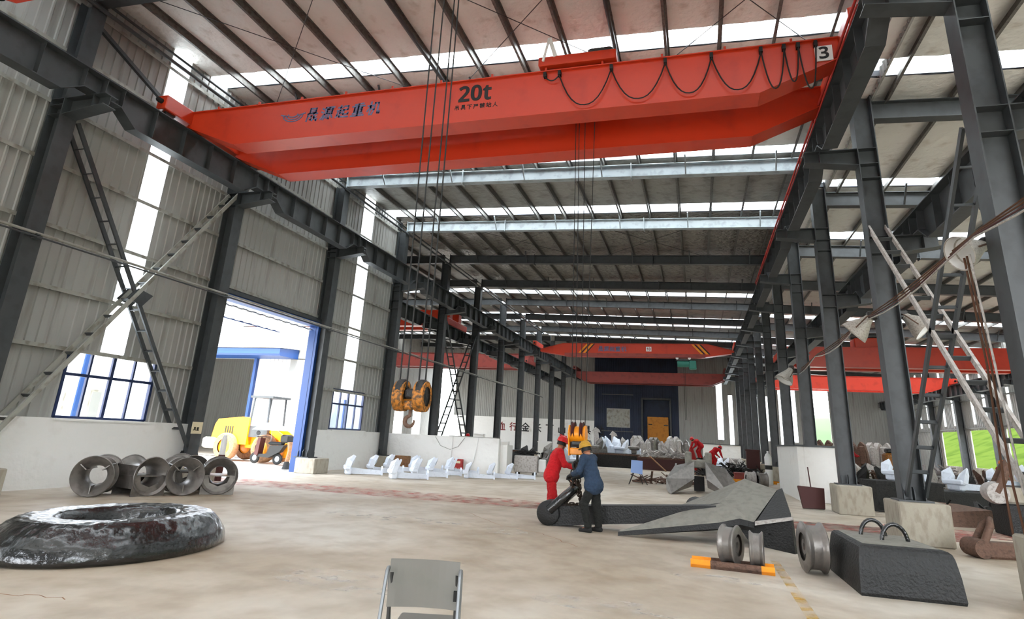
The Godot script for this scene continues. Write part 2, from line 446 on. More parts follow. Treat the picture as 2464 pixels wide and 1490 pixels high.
func make_setting():
	# floor of both halls and of the lower right bay
	var f := setting("floor")
	var st := mb()
	quad(st, Vector3(WX - 0.2, 0, FRONT), Vector3(OX + 0.2, 0, FRONT), Vector3(OX + 0.2, 0, BACK), Vector3(WX - 0.2, 0, BACK))
	quad(st, Vector3(-33.2, 0, -28.9), Vector3(WX - 0.2, 0, -28.9), Vector3(WX - 0.2, 0, BACK), Vector3(-33.2, 0, BACK))
	box(st, Vector3(2.8, -0.11, -34.5), Vector3(36, 0.2, 87))
	part(f, "slab", st, M.floor)
	# paint and chalk on the slab
	st = mb(); box(st, Vector3(-4.0, 0.001, -17.6), Vector3(22.0, 0.002, 1.9), rot(Vector3(0, 2.5, 0)) * Transform3D.IDENTITY); part(f, "faded_red_walkway", st, M.pink)
	st = mb(); box(st, Vector3(11.5, 0.0012, -18.9), Vector3(14.0, 0.002, 1.6)); part(f, "faded_red_walkway", st, M.pink)
	st = mb(); box(st, Vector3(1.12, 0.0015, -9.0), Vector3(0.13, 0.002, 5.6), Transform3D.IDENTITY.rotated_local(Vector3.UP, 0.0)); part(f, "yellow_line", st, M.yellow_line)
	for d in [[-3.6, -12.2, 0.5, 0.35], [-1.0, -7.6, 0.9, 0.3], [-3.9, -7.3, 1.2, 0.5], [0.2, -9.8, 0.6, 0.25], [-6.0, -12.5, 1.6, 0.4]]:
		st = mb(); lathe(st, [Vector2(0, 0.003), Vector2(1, 0.002)], 14, Transform3D(Basis.from_scale(Vector3(d[2], 1, d[3])), Vector3(d[0], 0, d[1]))); part(f, "dust_patch", st, M.dust)
	for ck in [[V(-8.6, 0, -4.4), V(-7.4, 0, -4.7), V(-6.4, 0, -5.2), V(-5.9, 0, -5.3)], [V(-5.2, 0, -14.6), V(-3.9, 0, -13.0), V(-2.9, 0, -12.4), V(-2.0, 0, -11.3)], [V(-1.5, 0, -6.2), V(-0.4, 0, -6.6), V(0.5, 0, -7.4)], [V(-9.0, 0, -16.0), V(-6.5, 0, -16.6), V(-4.4, 0, -16.2)], [V(2.2, 0, -14.0), V(3.0, 0, -12.0), V(3.3, 0, -10.9)]]:
		st = mb()
		for i in ck.size() - 1:
			for k in 6:
				var a: Vector3 = ck[i].lerp(ck[i + 1], k / 6.0) + V(sin(k * 2.1 + i) * 0.05, 0.001, cos(k * 1.7) * 0.04); var b: Vector3 = ck[i].lerp(ck[i + 1], (k + 1) / 6.0) + V(sin((k + 1) * 2.1 + i) * 0.05 if k < 5 else sin(i + 1.0) * 0.05, 0.001, cos((k + 1) * 1.7) * 0.04 if k < 5 else 0.04)
				bar(st, a, b, 0.012, 0.001)
		part(f, "crack", st, M.timber)
	# left wall
	var w := setting("wall_left")
	var holes := [[-14.6, -11.85, 1.62, 3.25], [-13.45, -12.72, 3.3, 12.7], [-22.15, -16.45, 0.0, 5.65], [-26.85, -24.1, 1.66, 3.3], [-25.75, -24.7, 3.36, 12.7], [-1.2, -0.4, 3.3, 12.7], [-3.0, 1.4, 1.62, 3.25]]
	clad_wall(w, "z", WX - 0.04, -28.6, FRONT, 1.55, 12.7, holes, M.clad)
	for h in [[-13.45, -12.72, 3.3], [-25.75, -24.7, 3.36], [-1.2, -0.4, 3.3]]:
		var ys := [h[2], 4.65, 6.1, 7.6, 9.05, 10.5, 11.9, 12.7]
		for i in ys.size() - 1: lit_panel(w, "z", WX - 0.05, h[0], h[1], ys[i] + 0.02, ys[i + 1])
	for y in [3.28, 4.65, 6.1, 7.6, 9.05, 10.5, 11.9]:
		var runs := [[FRONT, -16.4], [-22.2, -28.5]] if y < 5.6 else [[FRONT, -28.5]]
		for r in runs:
			st = mb()
			box(st, Vector3(WX + 0.045, y, (r[0] + r[1]) / 2), Vector3(0.12, 0.014, r[0] - r[1]))
			box(st, Vector3(WX + 0.1, y - 0.045, (r[0] + r[1]) / 2), Vector3(0.012, 0.09, r[0] - r[1]))
			part(w, "girt", st, M.girt)
	for r in [[FRONT, -16.4], [-22.2, -28.9]]:
		st = mb(); box(st, Vector3(WX, 0.8, (r[0] + r[1]) / 2), Vector3(0.36, 1.6, r[0] - r[1])); part(w, "plinth_wall", st, M.plaster)
	var cw := setting("wall_cross")
	st = mb(); box(st, Vector3(-11.85, 0.8, -29.05), Vector3(5.9, 1.6, 0.3)); part(cw, "plinth_wall", st, M.plaster)
	st = mb(); box(st, Vector3(-8.72, 0.66, -29.6), Vector3(0.34, 1.32, 0.9)); part(cw, "plinth_wall", st, M.plaster)
	st = mb(); box(st, Vector3(-10.2, 1.615, -29.05), Vector3(2.4, 0.03, 0.4)); part(cw, "coping", st, M.girt)
	window("window_1", -11.88, -14.58, 1.62, 3.25, 4)
	window("window_2", -24.13, -26.82, 1.66, 3.3, 4)
	window("window_3", 1.37, -2.97, 1.62, 3.25, 6)
	# gate opening with its blue lining
	var g := setting("door_1")
	for z in [-16.5, -22.1]:
		st = mb(); box(st, Vector3(WX + 0.0, 2.83, z), Vector3(0.42, 5.66, 0.16)); part(g, "jamb", st, M.blue)
	st = mb(); box(st, Vector3(WX + 0.0, 5.72, -19.3), Vector3(0.42, 0.16, 5.76)); part(g, "lintel", st, M.blue)
	st = mb(); box(st, Vector3(WX + 0.12, 5.9, -19.3), Vector3(0.1, 0.14, 5.9)); part(g, "sliding_track", st, M.steel_dull)
	# main roof: purlins, blankets, deck, skylights
	var c := setting("ceiling")
	var sky := [[-2.2, -1.4], [-8.3, -7.5], [-15.05, -14.25], [-22.1, -21.4], [-28.0, -26.95], [-45.8, -44.6], [-50.4, -49.5], [-54.9, -54.0], [-58.3, -57.4], [-62.0, -61.1], [-66.2, -65.3], [4.0, 4.8]]
	roof(c, "main", -15.3, 4.7, 14, -13.95, 1.355, sky, FRONT, BACK)
	roof(c, "low", 4.3, 20.9, 11, 5.0, 1.42, sky, FRONT, BACK)
	roof(c, "left", -33.2, -15.3, 12, -32.5, 1.42, sky, -28.9, BACK)
	# strip of cladding over the right row, between the two roof heights
	var wr := setting("wall_right")
	clad_wall(wr, "z", 4.62, BACK, FRONT, 10.45, 12.0, [], M.clad, -1.0, 3.1)
	var wo := setting("wall_outer")
	var oh := []
	for i in range(-3, 12):
		var zc := frame_z(i)
		if i > -1 and i < 9: oh.append([zc - 5.4, zc - 0.8, 1.2, 3.95])
		oh.append([zc - 2.2, zc - 1.8, 4.4, 9.4]); oh.append([zc - 4.4, zc - 4.0, 4.4, 9.4])
	clad_wall(wo, "z", OX, BACK, FRONT, 0.0, 9.8, oh, M.clad, -1.0, 1.1)
	for i in range(-3, 12):
		var zc := frame_z(i)
		for o in [[-2.2, -1.8], [-4.4, -4.0]]:
			if zc + o[0] > BACK: lit_panel(wo, "z", OX, zc + o[0], zc + o[1], 4.4, 9.4, -1.0)
	for y in [4.1, 6.2, 8.2]:
		st = mb(); box(st, Vector3(OX - 0.1, y, (FRONT + BACK) / 2), Vector3(0.14, 0.1, FRONT - BACK)); part(wo, "girt", st, M.purlin)
	# back wall
	var wb := setting("wall_back")
	var bh := [[-10.5, -7.7, 3.45, 5.65], [-6.2, -3.0, 0, 6.8], [2.3, 2.95, 2.6, 9.2]]
	for i in 6: bh.append([3.6 + i * 1.35, 4.05 + i * 1.35, 1.8 + 0.9 * (i % 2), 7.6 + 0.8 * (i % 3)])
	bh.append([11.9, 14.2, 1.4, 8.6])
	clad_wall(wb, "x", BACK, -12.0, -2.0, 0, 12.7, bh, M.clad_navy, 1.0, 1.2)
	clad_wall(wb, "x", BACK, -2.0, 20.8, 0, 12.4, bh, M.clad, 1.0, 1.0)
	clad_wall(wb, "x", BACK, -33.2, -12.0, 4.1, 13.4, [[-32.6, -30.4, 0, 10.0]], M.clad, 1.0, 1.2)
	for r in [[-29.5, -12.0]]:
		st = mb(); box(st, Vector3((r[0] + r[1]) / 2, 2.05, BACK), Vector3(r[1] - r[0], 4.1, 0.3)); part(wb, "plinth_wall", st, M.plaster)
	lit_panel(wb, "x", BACK, 2.3, 2.95, 2.6, 9.2)
	for i in 6: lit_panel(wb, "x", BACK, 3.6 + i * 1.35, 4.05 + i * 1.35, 1.8 + 0.9 * (i % 2), 7.6 + 0.8 * (i % 3))
	st = mb(); box(st, Vector3(-9.1, 4.55, BACK + 0.02), Vector3(2.8, 2.2, 0.08)); part(wb, "window_backing", st, M.clad)
	for i in 4:
		for j in 3:
			st = mb(); box(st, Vector3(-10.14 + i * 0.69, 3.83 + j * 0.72, BACK + 0.09), Vector3(0.63, 0.66, 0.06)); part(wb, "pane", st, M.girt)
	st = mb(); box(st, Vector3(-4.6, 3.4, BACK - 0.5), Vector3(3.3, 6.8, 0.1)); part(wb, "recess_back", st, M.clad_navy)
	for x in [-6.25, -2.95]:
		st = mb(); box(st, Vector3(x, 3.45, BACK - 0.1), Vector3(0.2, 6.9, 0.9)); part(wb, "door_frame", st, M.steel_dull)
	st = mb(); box(st, Vector3(-4.6, 6.9, BACK - 0.1), Vector3(3.5, 0.2, 0.9)); part(wb, "door_frame", st, M.steel_dull)
	for y in [7.3, 3.0]:
		st = mb(); box(st, Vector3(-9.2, y, BACK + 0.12), Vector3(3.8, 0.08, 0.1)); part(wb, "girt", st, M.purlin)
	var yd := setting("door_2")
	st = mb(); box(st, Vector3(-4.43, 2.42, BACK + 0.12), Vector3(2.42, 4.8, 0.1)); part(yd, "door_leaf", st, M.door_yellow)
	for y in [1.6, 3.9]:
		st = mb(); box(st, Vector3(-3.5, y, BACK + 0.2), Vector3(0.5, 0.1, 0.06)); part(yd, "hinge", st, M.steel_dull)
	st = mb(); box(st, Vector3(-5.3, 3.95, BACK + 0.22), Vector3(0.45, 0.12, 0.1)); part(yd, "latch", st, M.black)
	# left hall: its front faces the yard, its outer wall has tall openings
	var wy := setting("wall_yard")
	clad_wall(wy, "x", -28.95, -33.2, -15.1, 0, 13.3, [[-29.0, -22.9, 0, 5.1], [-20.85, -19.85, 3.3, 12.0], [-24.3, -23.4, 5.9, 12.0], [-18.3, -16.2, 1.0, 3.1]], M.clad_white, 1.0, 0.9)
	for r in [[-20.85, -19.85], [-24.3, -23.4]]:
		for y in [[3.3, 5.1], [5.15, 6.85], [6.9, 9.4], [9.45, 12.0]]:
			if r[0] < -22 and y[0] < 5.0: continue
			if r[0] < -22 and y[0] < 6.0: y = [5.9, 6.85]
			st = mb(); box(st, Vector3((r[0] + r[1]) / 2, (y[0] + y[1]) / 2, -28.95), Vector3(r[1] - r[0], y[1] - y[0], 0.03)); part(wy, "light_strip", st, M.strip_grey)
	st = mb(); box(st, Vector3(-17.25, 2.05, -28.95), Vector3(2.1, 2.1, 0.05)); part(wy, "pane", st, M.glass)
	for x in [-18.3, -17.25, -16.2]:
		st = mb(); box(st, Vector3(x, 2.05, -28.93), Vector3(0.08, 2.1, 0.12)); part(wy, "window_bar", st, M.blue)
	for x in [-22.95, -29.0]:
		st = mb(); box(st, Vector3(x, 2.6, -28.9), Vector3(0.16, 5.2, 0.3)); part(wy, "gate_jamb", st, M.blue)
	var wl := setting("wall_far_left")
	var lh := []
	for i in 2: lh.append([-69.0 - i * 5.0, -66.6 - i * 5.0, 0.9, 7.0])
	clad_wall(wl, "z", -33.2, BACK, -28.9, 0, 13.4, lh, M.clad, 1.0, 1.2)
	# wall behind the camera, with the open gate that lights the foreground
	var wf := setting("wall_front")
	clad_wall(wf, "x", FRONT, -15.2, 20.8, 0, 12.8, [[-12.5, -5.0, 0, 6.0], [5.2, 19.5, 0.0, 9.5]], M.clad, -1.0, 1.2)

# One roof: blankets between the purlins, deck above, translucent strips.
func roof(c: Node, which: String, x0: float, x1: float, n: int, px: float, pitch: float, sky: Array, za: float, zb: float):
	var yf := func(x: float) -> float:
		return roof_y(x) if which == "main" else (bay2_y(x) if which == "low" else 12.75)
	var strips := sky.filter(func(s): return s[1] < za and s[0] > zb)
	strips.sort_custom(func(a, b): return a[0] > b[0])
	var spans := []
	var z := za
	for s in strips:
		spans.append([z, s[1]]); z = s[0]
	spans.append([z, zb])
	for sp in spans:
		var st := mb()
		quad(st, Vector3(x0, yf.call(x0) + 0.16, sp[0] + 0.03), Vector3(x1, yf.call(x1) + 0.16, sp[0] + 0.03), Vector3(x1, yf.call(x1) + 0.16, sp[1] - 0.03), Vector3(x0, yf.call(x0) + 0.16, sp[1] - 0.03))
		quad(st, Vector3(x0, yf.call(x0) + 0.1, sp[1] - 0.03), Vector3(x1, yf.call(x1) + 0.1, sp[1] - 0.03), Vector3(x1, yf.call(x1) + 0.1, sp[0] + 0.03), Vector3(x0, yf.call(x0) + 0.1, sp[0] + 0.03))
		for zz in [sp[0] + 0.03, sp[1] - 0.03]:
			quad(st, Vector3(x0, yf.call(x0) + 0.0, zz), Vector3(x1, yf.call(x1) + 0.0, zz), Vector3(x1, yf.call(x1) + 0.16, zz), Vector3(x0, yf.call(x0) + 0.16, zz))
		part(c, "roof_deck", st, M.deck)
		var edges := [x0]
		for i in n:
			var xe := px + pitch * i
			if xe > x0 + 0.3 and xe < x1 - 0.3: edges.append(xe)
		edges.append(x1)
		var cuts := [sp[0]]
		for lim in [-22.25, -28.43, -40.8]:
			if lim < sp[0] - 1.0 and lim > sp[1] + 1.0: cuts.append(lim)
		cuts.append(sp[1])
		for q in cuts.size() - 1:
			var zm: float = (cuts[q] + cuts[q + 1]) / 2
			var m: Material = M.blanket
			var kind := "blanket"
			if which == "main":
				if zm < -40.8: m = M.roof_bare; kind = "flat"
				elif zm < -28.4: m = M.foil; kind = "foil"
				elif zm < -22.2: m = M.roof_bare; kind = "flat"
			elif which == "low":
				if zm < -45: m = M.roof_bare; kind = "flat"
			else: m = M.roof_bare; kind = "flat"
			for i in edges.size() - 1:
				var xa: float = edges[i]; var xb: float = edges[i + 1]
				var ya: float = yf.call(xa); var yb: float = yf.call(xb)
				var len: float = cuts[q] - cuts[q + 1]
				var xf := Transform3D(Basis(Vector3(xb - xa, yb - ya, 0), Vector3.UP, Vector3(0, 0, len)), Vector3((xa + xb) / 2, (ya + yb) / 2, zm))
				part(c, "insulation_blanket" if kind != "flat" else "roof_sheet", blanket_mesh(kind, (i * 7 + q * 3 + int(abs(zm))) % 4), m, xf)
	for s in strips:
		var st := mb()
		var k := 10
		for i in k:
			var a := lerpf(s[1], s[0], float(i) / k); var b := lerpf(s[1], s[0], float(i + 1) / k)
			var ha := 0.02 * (i % 2); var hb := 0.02 * ((i + 1) % 2)
			quad(st, Vector3(x0, yf.call(x0) + 0.14 + hb, b), Vector3(x1, yf.call(x1) + 0.14 + hb, b), Vector3(x1, yf.call(x1) + 0.14 + ha, a), Vector3(x0, yf.call(x0) + 0.14 + ha, a))
		part(c, "skylight_strip", st, M.skylight)
	for i in n:
		var x := px + pitch * i
		if x > x1 - 0.1: break
		var y: float = yf.call(x)
		for sp in [[za, -28.4], [-28.4, zb]]:
			var a: float = min(sp[0], za); var b: float = max(sp[1], zb)
			if a - b < 0.5: continue
			var st := mb()
			var L := a - b
			box(st, Vector3(x, y - 0.11, (a + b) / 2), Vector3(0.012, 0.2, L))
			box(st, Vector3(x + 0.03, y - 0.01, (a + b) / 2), Vector3(0.07, 0.012, L)); box(st, Vector3(x - 0.03, y - 0.21, (a + b) / 2), Vector3(0.07, 0.012, L))
			part(c, "purlin", st, M.purlin)

func blanket_mesh(kind: String, v: int) -> Mesh:
	var k := kind + str(v)
	if shared.has(k): return shared[k]
	var no := FastNoiseLite.new(); no.seed = 77 + v; no.frequency = 1.0; no.fractal_octaves = 3
	var nx := 7; var nz := 26
	var amp := 0.045 if kind == "foil" else 0.022
	var pts := []
	for i in nx + 1:
		var row := []
		for j in nz + 1:
			var u := float(i) / nx - 0.5; var w := float(j) / nz - 0.5
			var edge := 1.0 - pow(abs(u) * 2.0, 4.0)
			var y := 0.0
			if kind == "flat": y = 0.012 * sin(w * nz * PI * 0.999)
			else: y = edge * (-0.03 + amp * no.get_noise_2d(u * 3.0, w * 11.0) + amp * 0.7 * no.get_noise_2d(u * 1.0 + 9.0, w * 30.0 + u * 9.0))
			row.append(Vector3(u, y, w))
		pts.append(row)
	var st := SurfaceTool.new(); st.begin(Mesh.PRIMITIVE_TRIANGLES); st.set_smooth_group(0 if kind != "flat" else -1)
	for i in nx:
		for j in nz:
			for p in [pts[i][j], pts[i + 1][j + 1], pts[i + 1][j], pts[i][j], pts[i][j + 1], pts[i + 1][j + 1]]: st.add_vertex(p)
	st.generate_normals()
	shared[k] = st.commit()
	return shared[k]

func once(key: String, maker: Callable) -> Mesh:
	if not shared.has(key):
		var st := mb(); maker.call(st); shared[key] = st.commit()
	return shared[key]

# An H column whose inner flange faces +x; its origin is the middle of its foot. arm: y of the bracket towards +x, arm2: towards -x.
func column(called: String, label: String, group: String, at: Vector3, turn: float, foot: float, head: float, arm: float, arm2: float, mat: Material) -> Node3D:
	var t := thing(called, label, "column", at, turn, group)
	var h := head - foot
	var k := " %.2f %.2f" % [foot, head]
	part(t, "inner_flange", once("cif" + k, func(st): box(st, Vector3(0.215, foot + h / 2, 0), Vector3(0.02, h, 0.42))), mat)
	part(t, "outer_flange", once("cof" + k, func(st): box(st, Vector3(-0.215, foot + h / 2, 0), Vector3(0.02, h, 0.42))), mat)
	part(t, "web", once("cwb" + k, func(st): box(st, Vector3(0, foot + h / 2, 0), Vector3(0.41, h, 0.014))), mat)
	part(t, "base_plate", once("cbp%.2f" % foot, func(st): box(st, Vector3(0, foot + 0.015, 0), Vector3(0.66, 0.03, 0.62))), mat)
	for s in [-1.0, 1.0]:
		for x in [-0.2, 0.0, 0.2]:
			part(t, "base_gusset", once("cg%.2f %.1f %.1f" % [foot, s, x], func(st): extrude(st, [Vector2(0, 0), Vector2(0.16, 0), Vector2(0.16, 0.16), Vector2(0.1, 0.26), Vector2(0, 0.26)], -0.008, 0.008, Transform3D(Basis(Vector3(0, 0, s), Vector3.UP, Vector3(-s, 0, 0)), Vector3(x, foot + 0.03, s * 0.1)))), mat)
	for q in [[arm, 1.0, 1.2], [arm2, -1.0, 1.05]]:
		if q[0] <= 0.0: continue
		var s: float = q[1]
		var y: float = q[0]
		var key := "arm%.2f %.1f" % [y, s]
		var b := part(t, "bracket", once(key, func(st):
			var xf := Transform3D(Basis(Vector3(s, 0, 0), Vector3.UP, Vector3(0, 0, s)), Vector3(s * 0.225, y, 0))
			extrude(st, [Vector2(0, -0.42), Vector2(q[2], -0.26), Vector2(q[2], 0), Vector2(0, 0)], -0.007, 0.007, xf)
			bar(st, xf * Vector3(0, 0.01, 0), xf * Vector3(q[2] + 0.02, 0.01, 0), 0.36, 0.02)
			bar(st, xf * Vector3(0, -0.43, 0), xf * Vector3(q[2] + 0.02, -0.27, 0), 0.36, 0.02)
			box(st, xf * Vector3(q[2] - 0.34, -0.16, 0), Vector3(0.012, 0.3, 0.34))), mat)
		for dy in [0.0, -0.42]:
			part(b, "stiffener", once(key + str(dy), func(st): box(st, Vector3(0, y + dy, 0), Vector3(0.41, 0.014, 0.4))), mat)
	part(t, "stiffener", once("cst%.2f" % (head - 3.0), func(st): box(st, Vector3(0, head - 3.0, 0), Vector3(0.41, 0.014, 0.4))), mat)
	return t

# A runway beam one bay long, deeper in the middle than over its supports; top of its flange at y = 0.
func runway(called: String, label: String, group: String, x: float, y: float, z: float, mat: Material, rail_side := 1.0) -> Node3D:
	var t := thing(called, label, "runway beam", Vector3(x, y, z), 0.0, group)
	var L := BAY / 2 - 0.005
	var low := [Vector2(-L, -0.48), Vector2(-L + 0.5, -0.48), Vector2(-L + 1.0, -0.82), Vector2(L - 1.0, -0.82), Vector2(L - 0.5, -0.48), Vector2(L, -0.48)]
	var xf := Transform3D(Basis(Vector3(0, 0, 1), Vector3.UP, Vector3(-1, 0, 0)), Vector3.ZERO)
	part(t, "web", once("rweb", func(st):
		var p := low.duplicate(); p.append(Vector2(L, 0)); p.append(Vector2(-L, 0)); extrude(st, p, -0.007, 0.007, xf)), mat)
	part(t, "top_flange", once("rtop", func(st): box(st, Vector3(0, -0.01, 0), Vector3(0.42, 0.022, 2 * L))), mat)
	part(t, "bottom_flange", once("rbot", func(st):
		for i in 5: bar(st, xf * Vector3(low[i].x, low[i].y, 0), xf * Vector3(low[i + 1].x, low[i + 1].y, 0), 0.34, 0.022)), mat)
	for i in 6:
		var zz := -L + 0.52 + i * (2 * L - 1.04) / 5
		var d := 0.48 if (i == 0 or i == 5) else 0.82
		part(t, "stiffener", once("rst%.1f" % d, func(st): box(st, Vector3(0, -d / 2, 0), Vector3(0.32, d - 0.03, 0.014))), mat, Transform3D(Basis.IDENTITY, Vector3(0, 0, zz)))
	part(t, "end_plate", once("rend", func(st): box(st, Vector3(0, -0.24, 0), Vector3(0.34, 0.5, 0.02))), mat, Transform3D(Basis.IDENTITY, Vector3(0, 0, L - 0.01)))
	part(t, "crane_rail", once("rrail", func(st): box(st, Vector3(0, 0.05, 0), Vector3(0.07, 0.1, 2 * L)); box(st, Vector3(0, 0.01, 0), Vector3(0.14, 0.02, 2 * L))), M.steel_dull)
	return t

func rafter(label: String, group: String, x0: float, y0: float, x1: float, y1: float, z: float, mat: Material, braces: int):
	var t := thing("roof_rafter", label, "rafter", Vector3(x0, y0, z), 0.0, group)
	var d := Vector3(x1 - x0, y1 - y0, 0)
	var st := mb(); bar(st, Vector3(0, -0.25, 0), d + Vector3(0, -0.25, 0), 0.012, 0.48); part(t, "web", st, mat)
	st = mb(); bar(st, Vector3(0, -0.01, 0), d + Vector3(0, -0.01, 0), 0.3, 0.02); part(t, "top_flange", st, mat)
	st = mb(); bar(st, Vector3(0, -0.49, 0), d + Vector3(0, -0.49, 0), 0.3, 0.02); part(t, "bottom_flange", st, mat)
	for f in [0.0, 0.29, 0.66, 1.0]:
		st = mb(); box(st, d * f + Vector3(0.012 if f < 0.5 else -0.012, -0.25, 0), Vector3(0.024, 0.62, 0.34)); part(t, "splice_plate", st, mat)
	for i in braces:
		var p := d * ((i + 0.6) / braces)
		st = mb(); bar(st, p + Vector3(0, -0.47, 0.12), p + Vector3(0.0, 0.1, 0.62), 0.05, 0.05); part(t, "fly_brace", st, mat)
	return t

# A laced brace of two chords with rungs between them, in a plane of constant x.
func lattice(label: String, group: String, a: Vector3, b: Vector3, dx: float, mat: Material, step := 0.62):
	var t := thing("lattice_brace", label, "brace", a, 0.0, group)
	var d := b - a
	for x in [0.0, dx]:
		var st := mb(); bar(st, Vector3(x, 0, 0), d + Vector3(x, 0, 0), 0.05, 0.11, Vector3(0, 0.3, 1)); part(t, "chord", st, mat)
	var n := int(d.length() / step)
	for i in range(1, n):
		var st := mb(); bar(st, d * i / n + Vector3(-0.02, 0, 0), d * i / n + Vector3(dx + 0.02, 0, 0), 0.09, 0.02, d.normalized()); part(t, "rung", st, M.steel_dull)
	return t

func make_steel():
	var nm := func(i: int) -> String: return ORD[i]
	# left and right rows of the main hall
	for i in range(-1, 11):
		var z := frame_z(i)
		var who := "standing nearest behind the frame edge" if i < 0 else "%s from the front" % ORD[i]
		var m: Material = M.steel
		column("steel_column", "tall grey H-section steel column of the left row, " + who, "columns of the left row", Vector3(XL - 0.225, 0, z), 0.0, 0.55, roof_y(XL) - 0.72, 9.05, 0.0 if i < 3 else 8.12, m)
		column("steel_column", "tall dark grey H-section steel column of the right row, " + who, "columns of the right row", Vector3(XR + 0.225, 0, z), PI, 0.82, 11.25, 9.05, 6.72, M.steel)
		var g := thing("concrete_pedestal", "rough concrete pedestal under the left row's column, " + who, "pedestal", Vector3(XL + 0.1, 0, z), 0.0, "pedestals of the left row")
		var st := mb(); cbox(st, Vector3(0, 0.275, 0), Vector3(0.86, 0.55, 1.0), 0.02); part(g, "block", st, M.concrete)
		g = thing("concrete_pedestal", "stained concrete pedestal under the right row's column, " + who, "pedestal", Vector3(XR + 0.28, 0, z), 0.0, "pedestals of the right row")
		st = mb(); cbox(st, Vector3(0, 0.41, 0), Vector3(0.95, 0.82, 1.15), 0.025); part(g, "block", st, M.concrete)
		if i < 11:
			runway("runway_beam", "grey stiffened crane runway beam of the left row, bay after the column " + who, "runway beams of the left row", XL + 0.8, 9.55, z - BAY / 2, m)
			runway("runway_beam", "dark stiffened crane runway beam of the right row, bay after the column " + who, "runway beams of the right row", XR - 0.8, 9.55, z - BAY / 2, M.steel)
			runway("runway_beam", "lower dark runway beam on the far side of the right row, bay after the column " + who, "lower runway beams", XR + 1.12, 7.22, z - BAY / 2, M.steel_dull)
			if i >= 3: runway("runway_beam", "dark runway beam on the yard side of the left row, bay after the column " + who, "runway beams of the left hall", XL - 1.35, 8.62, z - BAY / 2, M.steel_dull)
			if i >= 1: runway("runway_beam", "runway beam along the outer right wall, bay after the column " + who, "outer runway beams", OX - 1.3, 7.22, z - BAY / 2, M.steel_dull)
		var rm: Material = M.steel_lit_copy if (i == 2 or i == 3) else M.steel  # rafters beside the skylights take the steel with daylight painted in
		rafter("%s roof rafter spanning the main hall, %s" % ["skylit-toned grey" if (i == 2 or i == 3) else "dark", who], "rafters of the main hall", XL, roof_y(XL) - 0.22, XR + 0.2, roof_y(XR) - 0.22, z, rm, 6)
		rafter("grey rafter of the lower right bay, " + who, "rafters of the lower bay", XR + 0.45, bay2_y(XR) - 0.22, OX - 0.2, bay2_y(OX) - 0.22, z, M.steel, 4)
		column("steel_column", "dark steel column against the outer right wall, " + who, "columns of the outer wall", Vector3(OX - 0.35, 0, z), PI, 0.4, 9.2, 6.72, 0.0, M.steel_dull)
		if i >= 3: rafter("dark rafter of the hall beyond the left row, " + who, "rafters of the left hall", -33.0, 12.52, XL - 0.45, 12.4, z, M.steel_dull, 0)
	# laced cross braces between the first two columns of each row
	lattice("long grey laced brace falling from the first left column to the second", "cross braces of the left wall", Vector3(-14.52, 8.62, -10.15), Vector3(-14.52, 0.95, -15.85), -0.36, M.steel)
	lattice("long grey laced brace rising from the first left column's foot to the second column's head", "cross braces of the left wall", Vector3(-14.5, 1.0, -10.1), Vector3(-14.5, 9.0, -15.9), -0.36, M.girt)
	lattice("pale laced brace falling from the second right column towards the first column's foot", "cross braces of the right row", Vector3(4.2, 7.0, -16.0), Vector3(4.2, 1.1, -10.1), 0.36, M.cast_pale)
	lattice("dark laced brace falling from the first right column to the second column's foot", "cross braces of the right row", Vector3(4.2, 6.7, -10.3), Vector3(4.2, 0.95, -15.8), 0.36, M.steel_dull)
	lattice("slim laced brace between the fifth and sixth left columns, falling forwards", "cross braces behind the plinth", Vector3(-14.5, 8.3, -34.9), Vector3(-14.5, 0.8, -40.4), -0.36, M.steel_dull)
	lattice("slim laced brace between the fifth and sixth left columns, rising backwards", "cross braces behind the plinth", Vector3(-14.52, 0.8, -35.0), Vector3(-14.52, 8.3, -40.5), -0.36, M.steel_dull)
	var gp := thing("gusset_plate", "dark gusset plates joining the crossed braces of the left wall", "plate", Vector3(-14.55, 4.85, -13.05))
	for x in [0.06, -0.3]:
		var st := mb(); extrude(st, [Vector2(-0.4, 0.12), Vector2(-0.12, -0.22), Vector2(0.4, -0.12), Vector2(0.12, 0.22)], -0.008, 0.008, Transform3D(Basis(Vector3(0, 0, 1), Vector3.UP, Vector3(-1, 0, 0)), Vector3(x, 0, 0))); part(gp, "plate", st, M.steel)
	# eave struts and pipes along the left wall
	for q in [[XL + 0.05, 11.75, 0.055, "dark round eave strut under the left roof edge", M.steel], [WX + 0.22, 12.25, 0.04, "slim cable conduit at the top of the left wall", M.steel_dull], [XL + 0.1, 5.62, 0.035, "pale pipe running along the left columns", M.girt], [XL + 0.16, 5.53, 0.022, "thin dark pipe below the pale wall pipe", M.steel_dull]]:
		var t := thing("wall_pipe", q[3], "pipe", Vector3(q[0], q[1], 0))
		var st := mb(); rod(st, Vector3(0, 0, FRONT), Vector3(0, 0, -60), q[2]); part(t, "pipe", st, q[4])
		for i in range(0, 8):
			st = mb(); box(st, Vector3(-0.05, -0.03, frame_z(i)), Vector3(0.2, 0.03, 0.1)); part(t, "clip", st, M.steel_dull)
	var dg := thing("wall_strut", "dark diagonal strut above the left runway beam", "strut", Vector3(-14.7, 11.45, -10.1))
	var s2 := mb(); bar(s2, Vector3.ZERO, Vector3(0, -2.0, -5.6), 0.1, 0.1); part(dg, "bar", s2, M.steel)
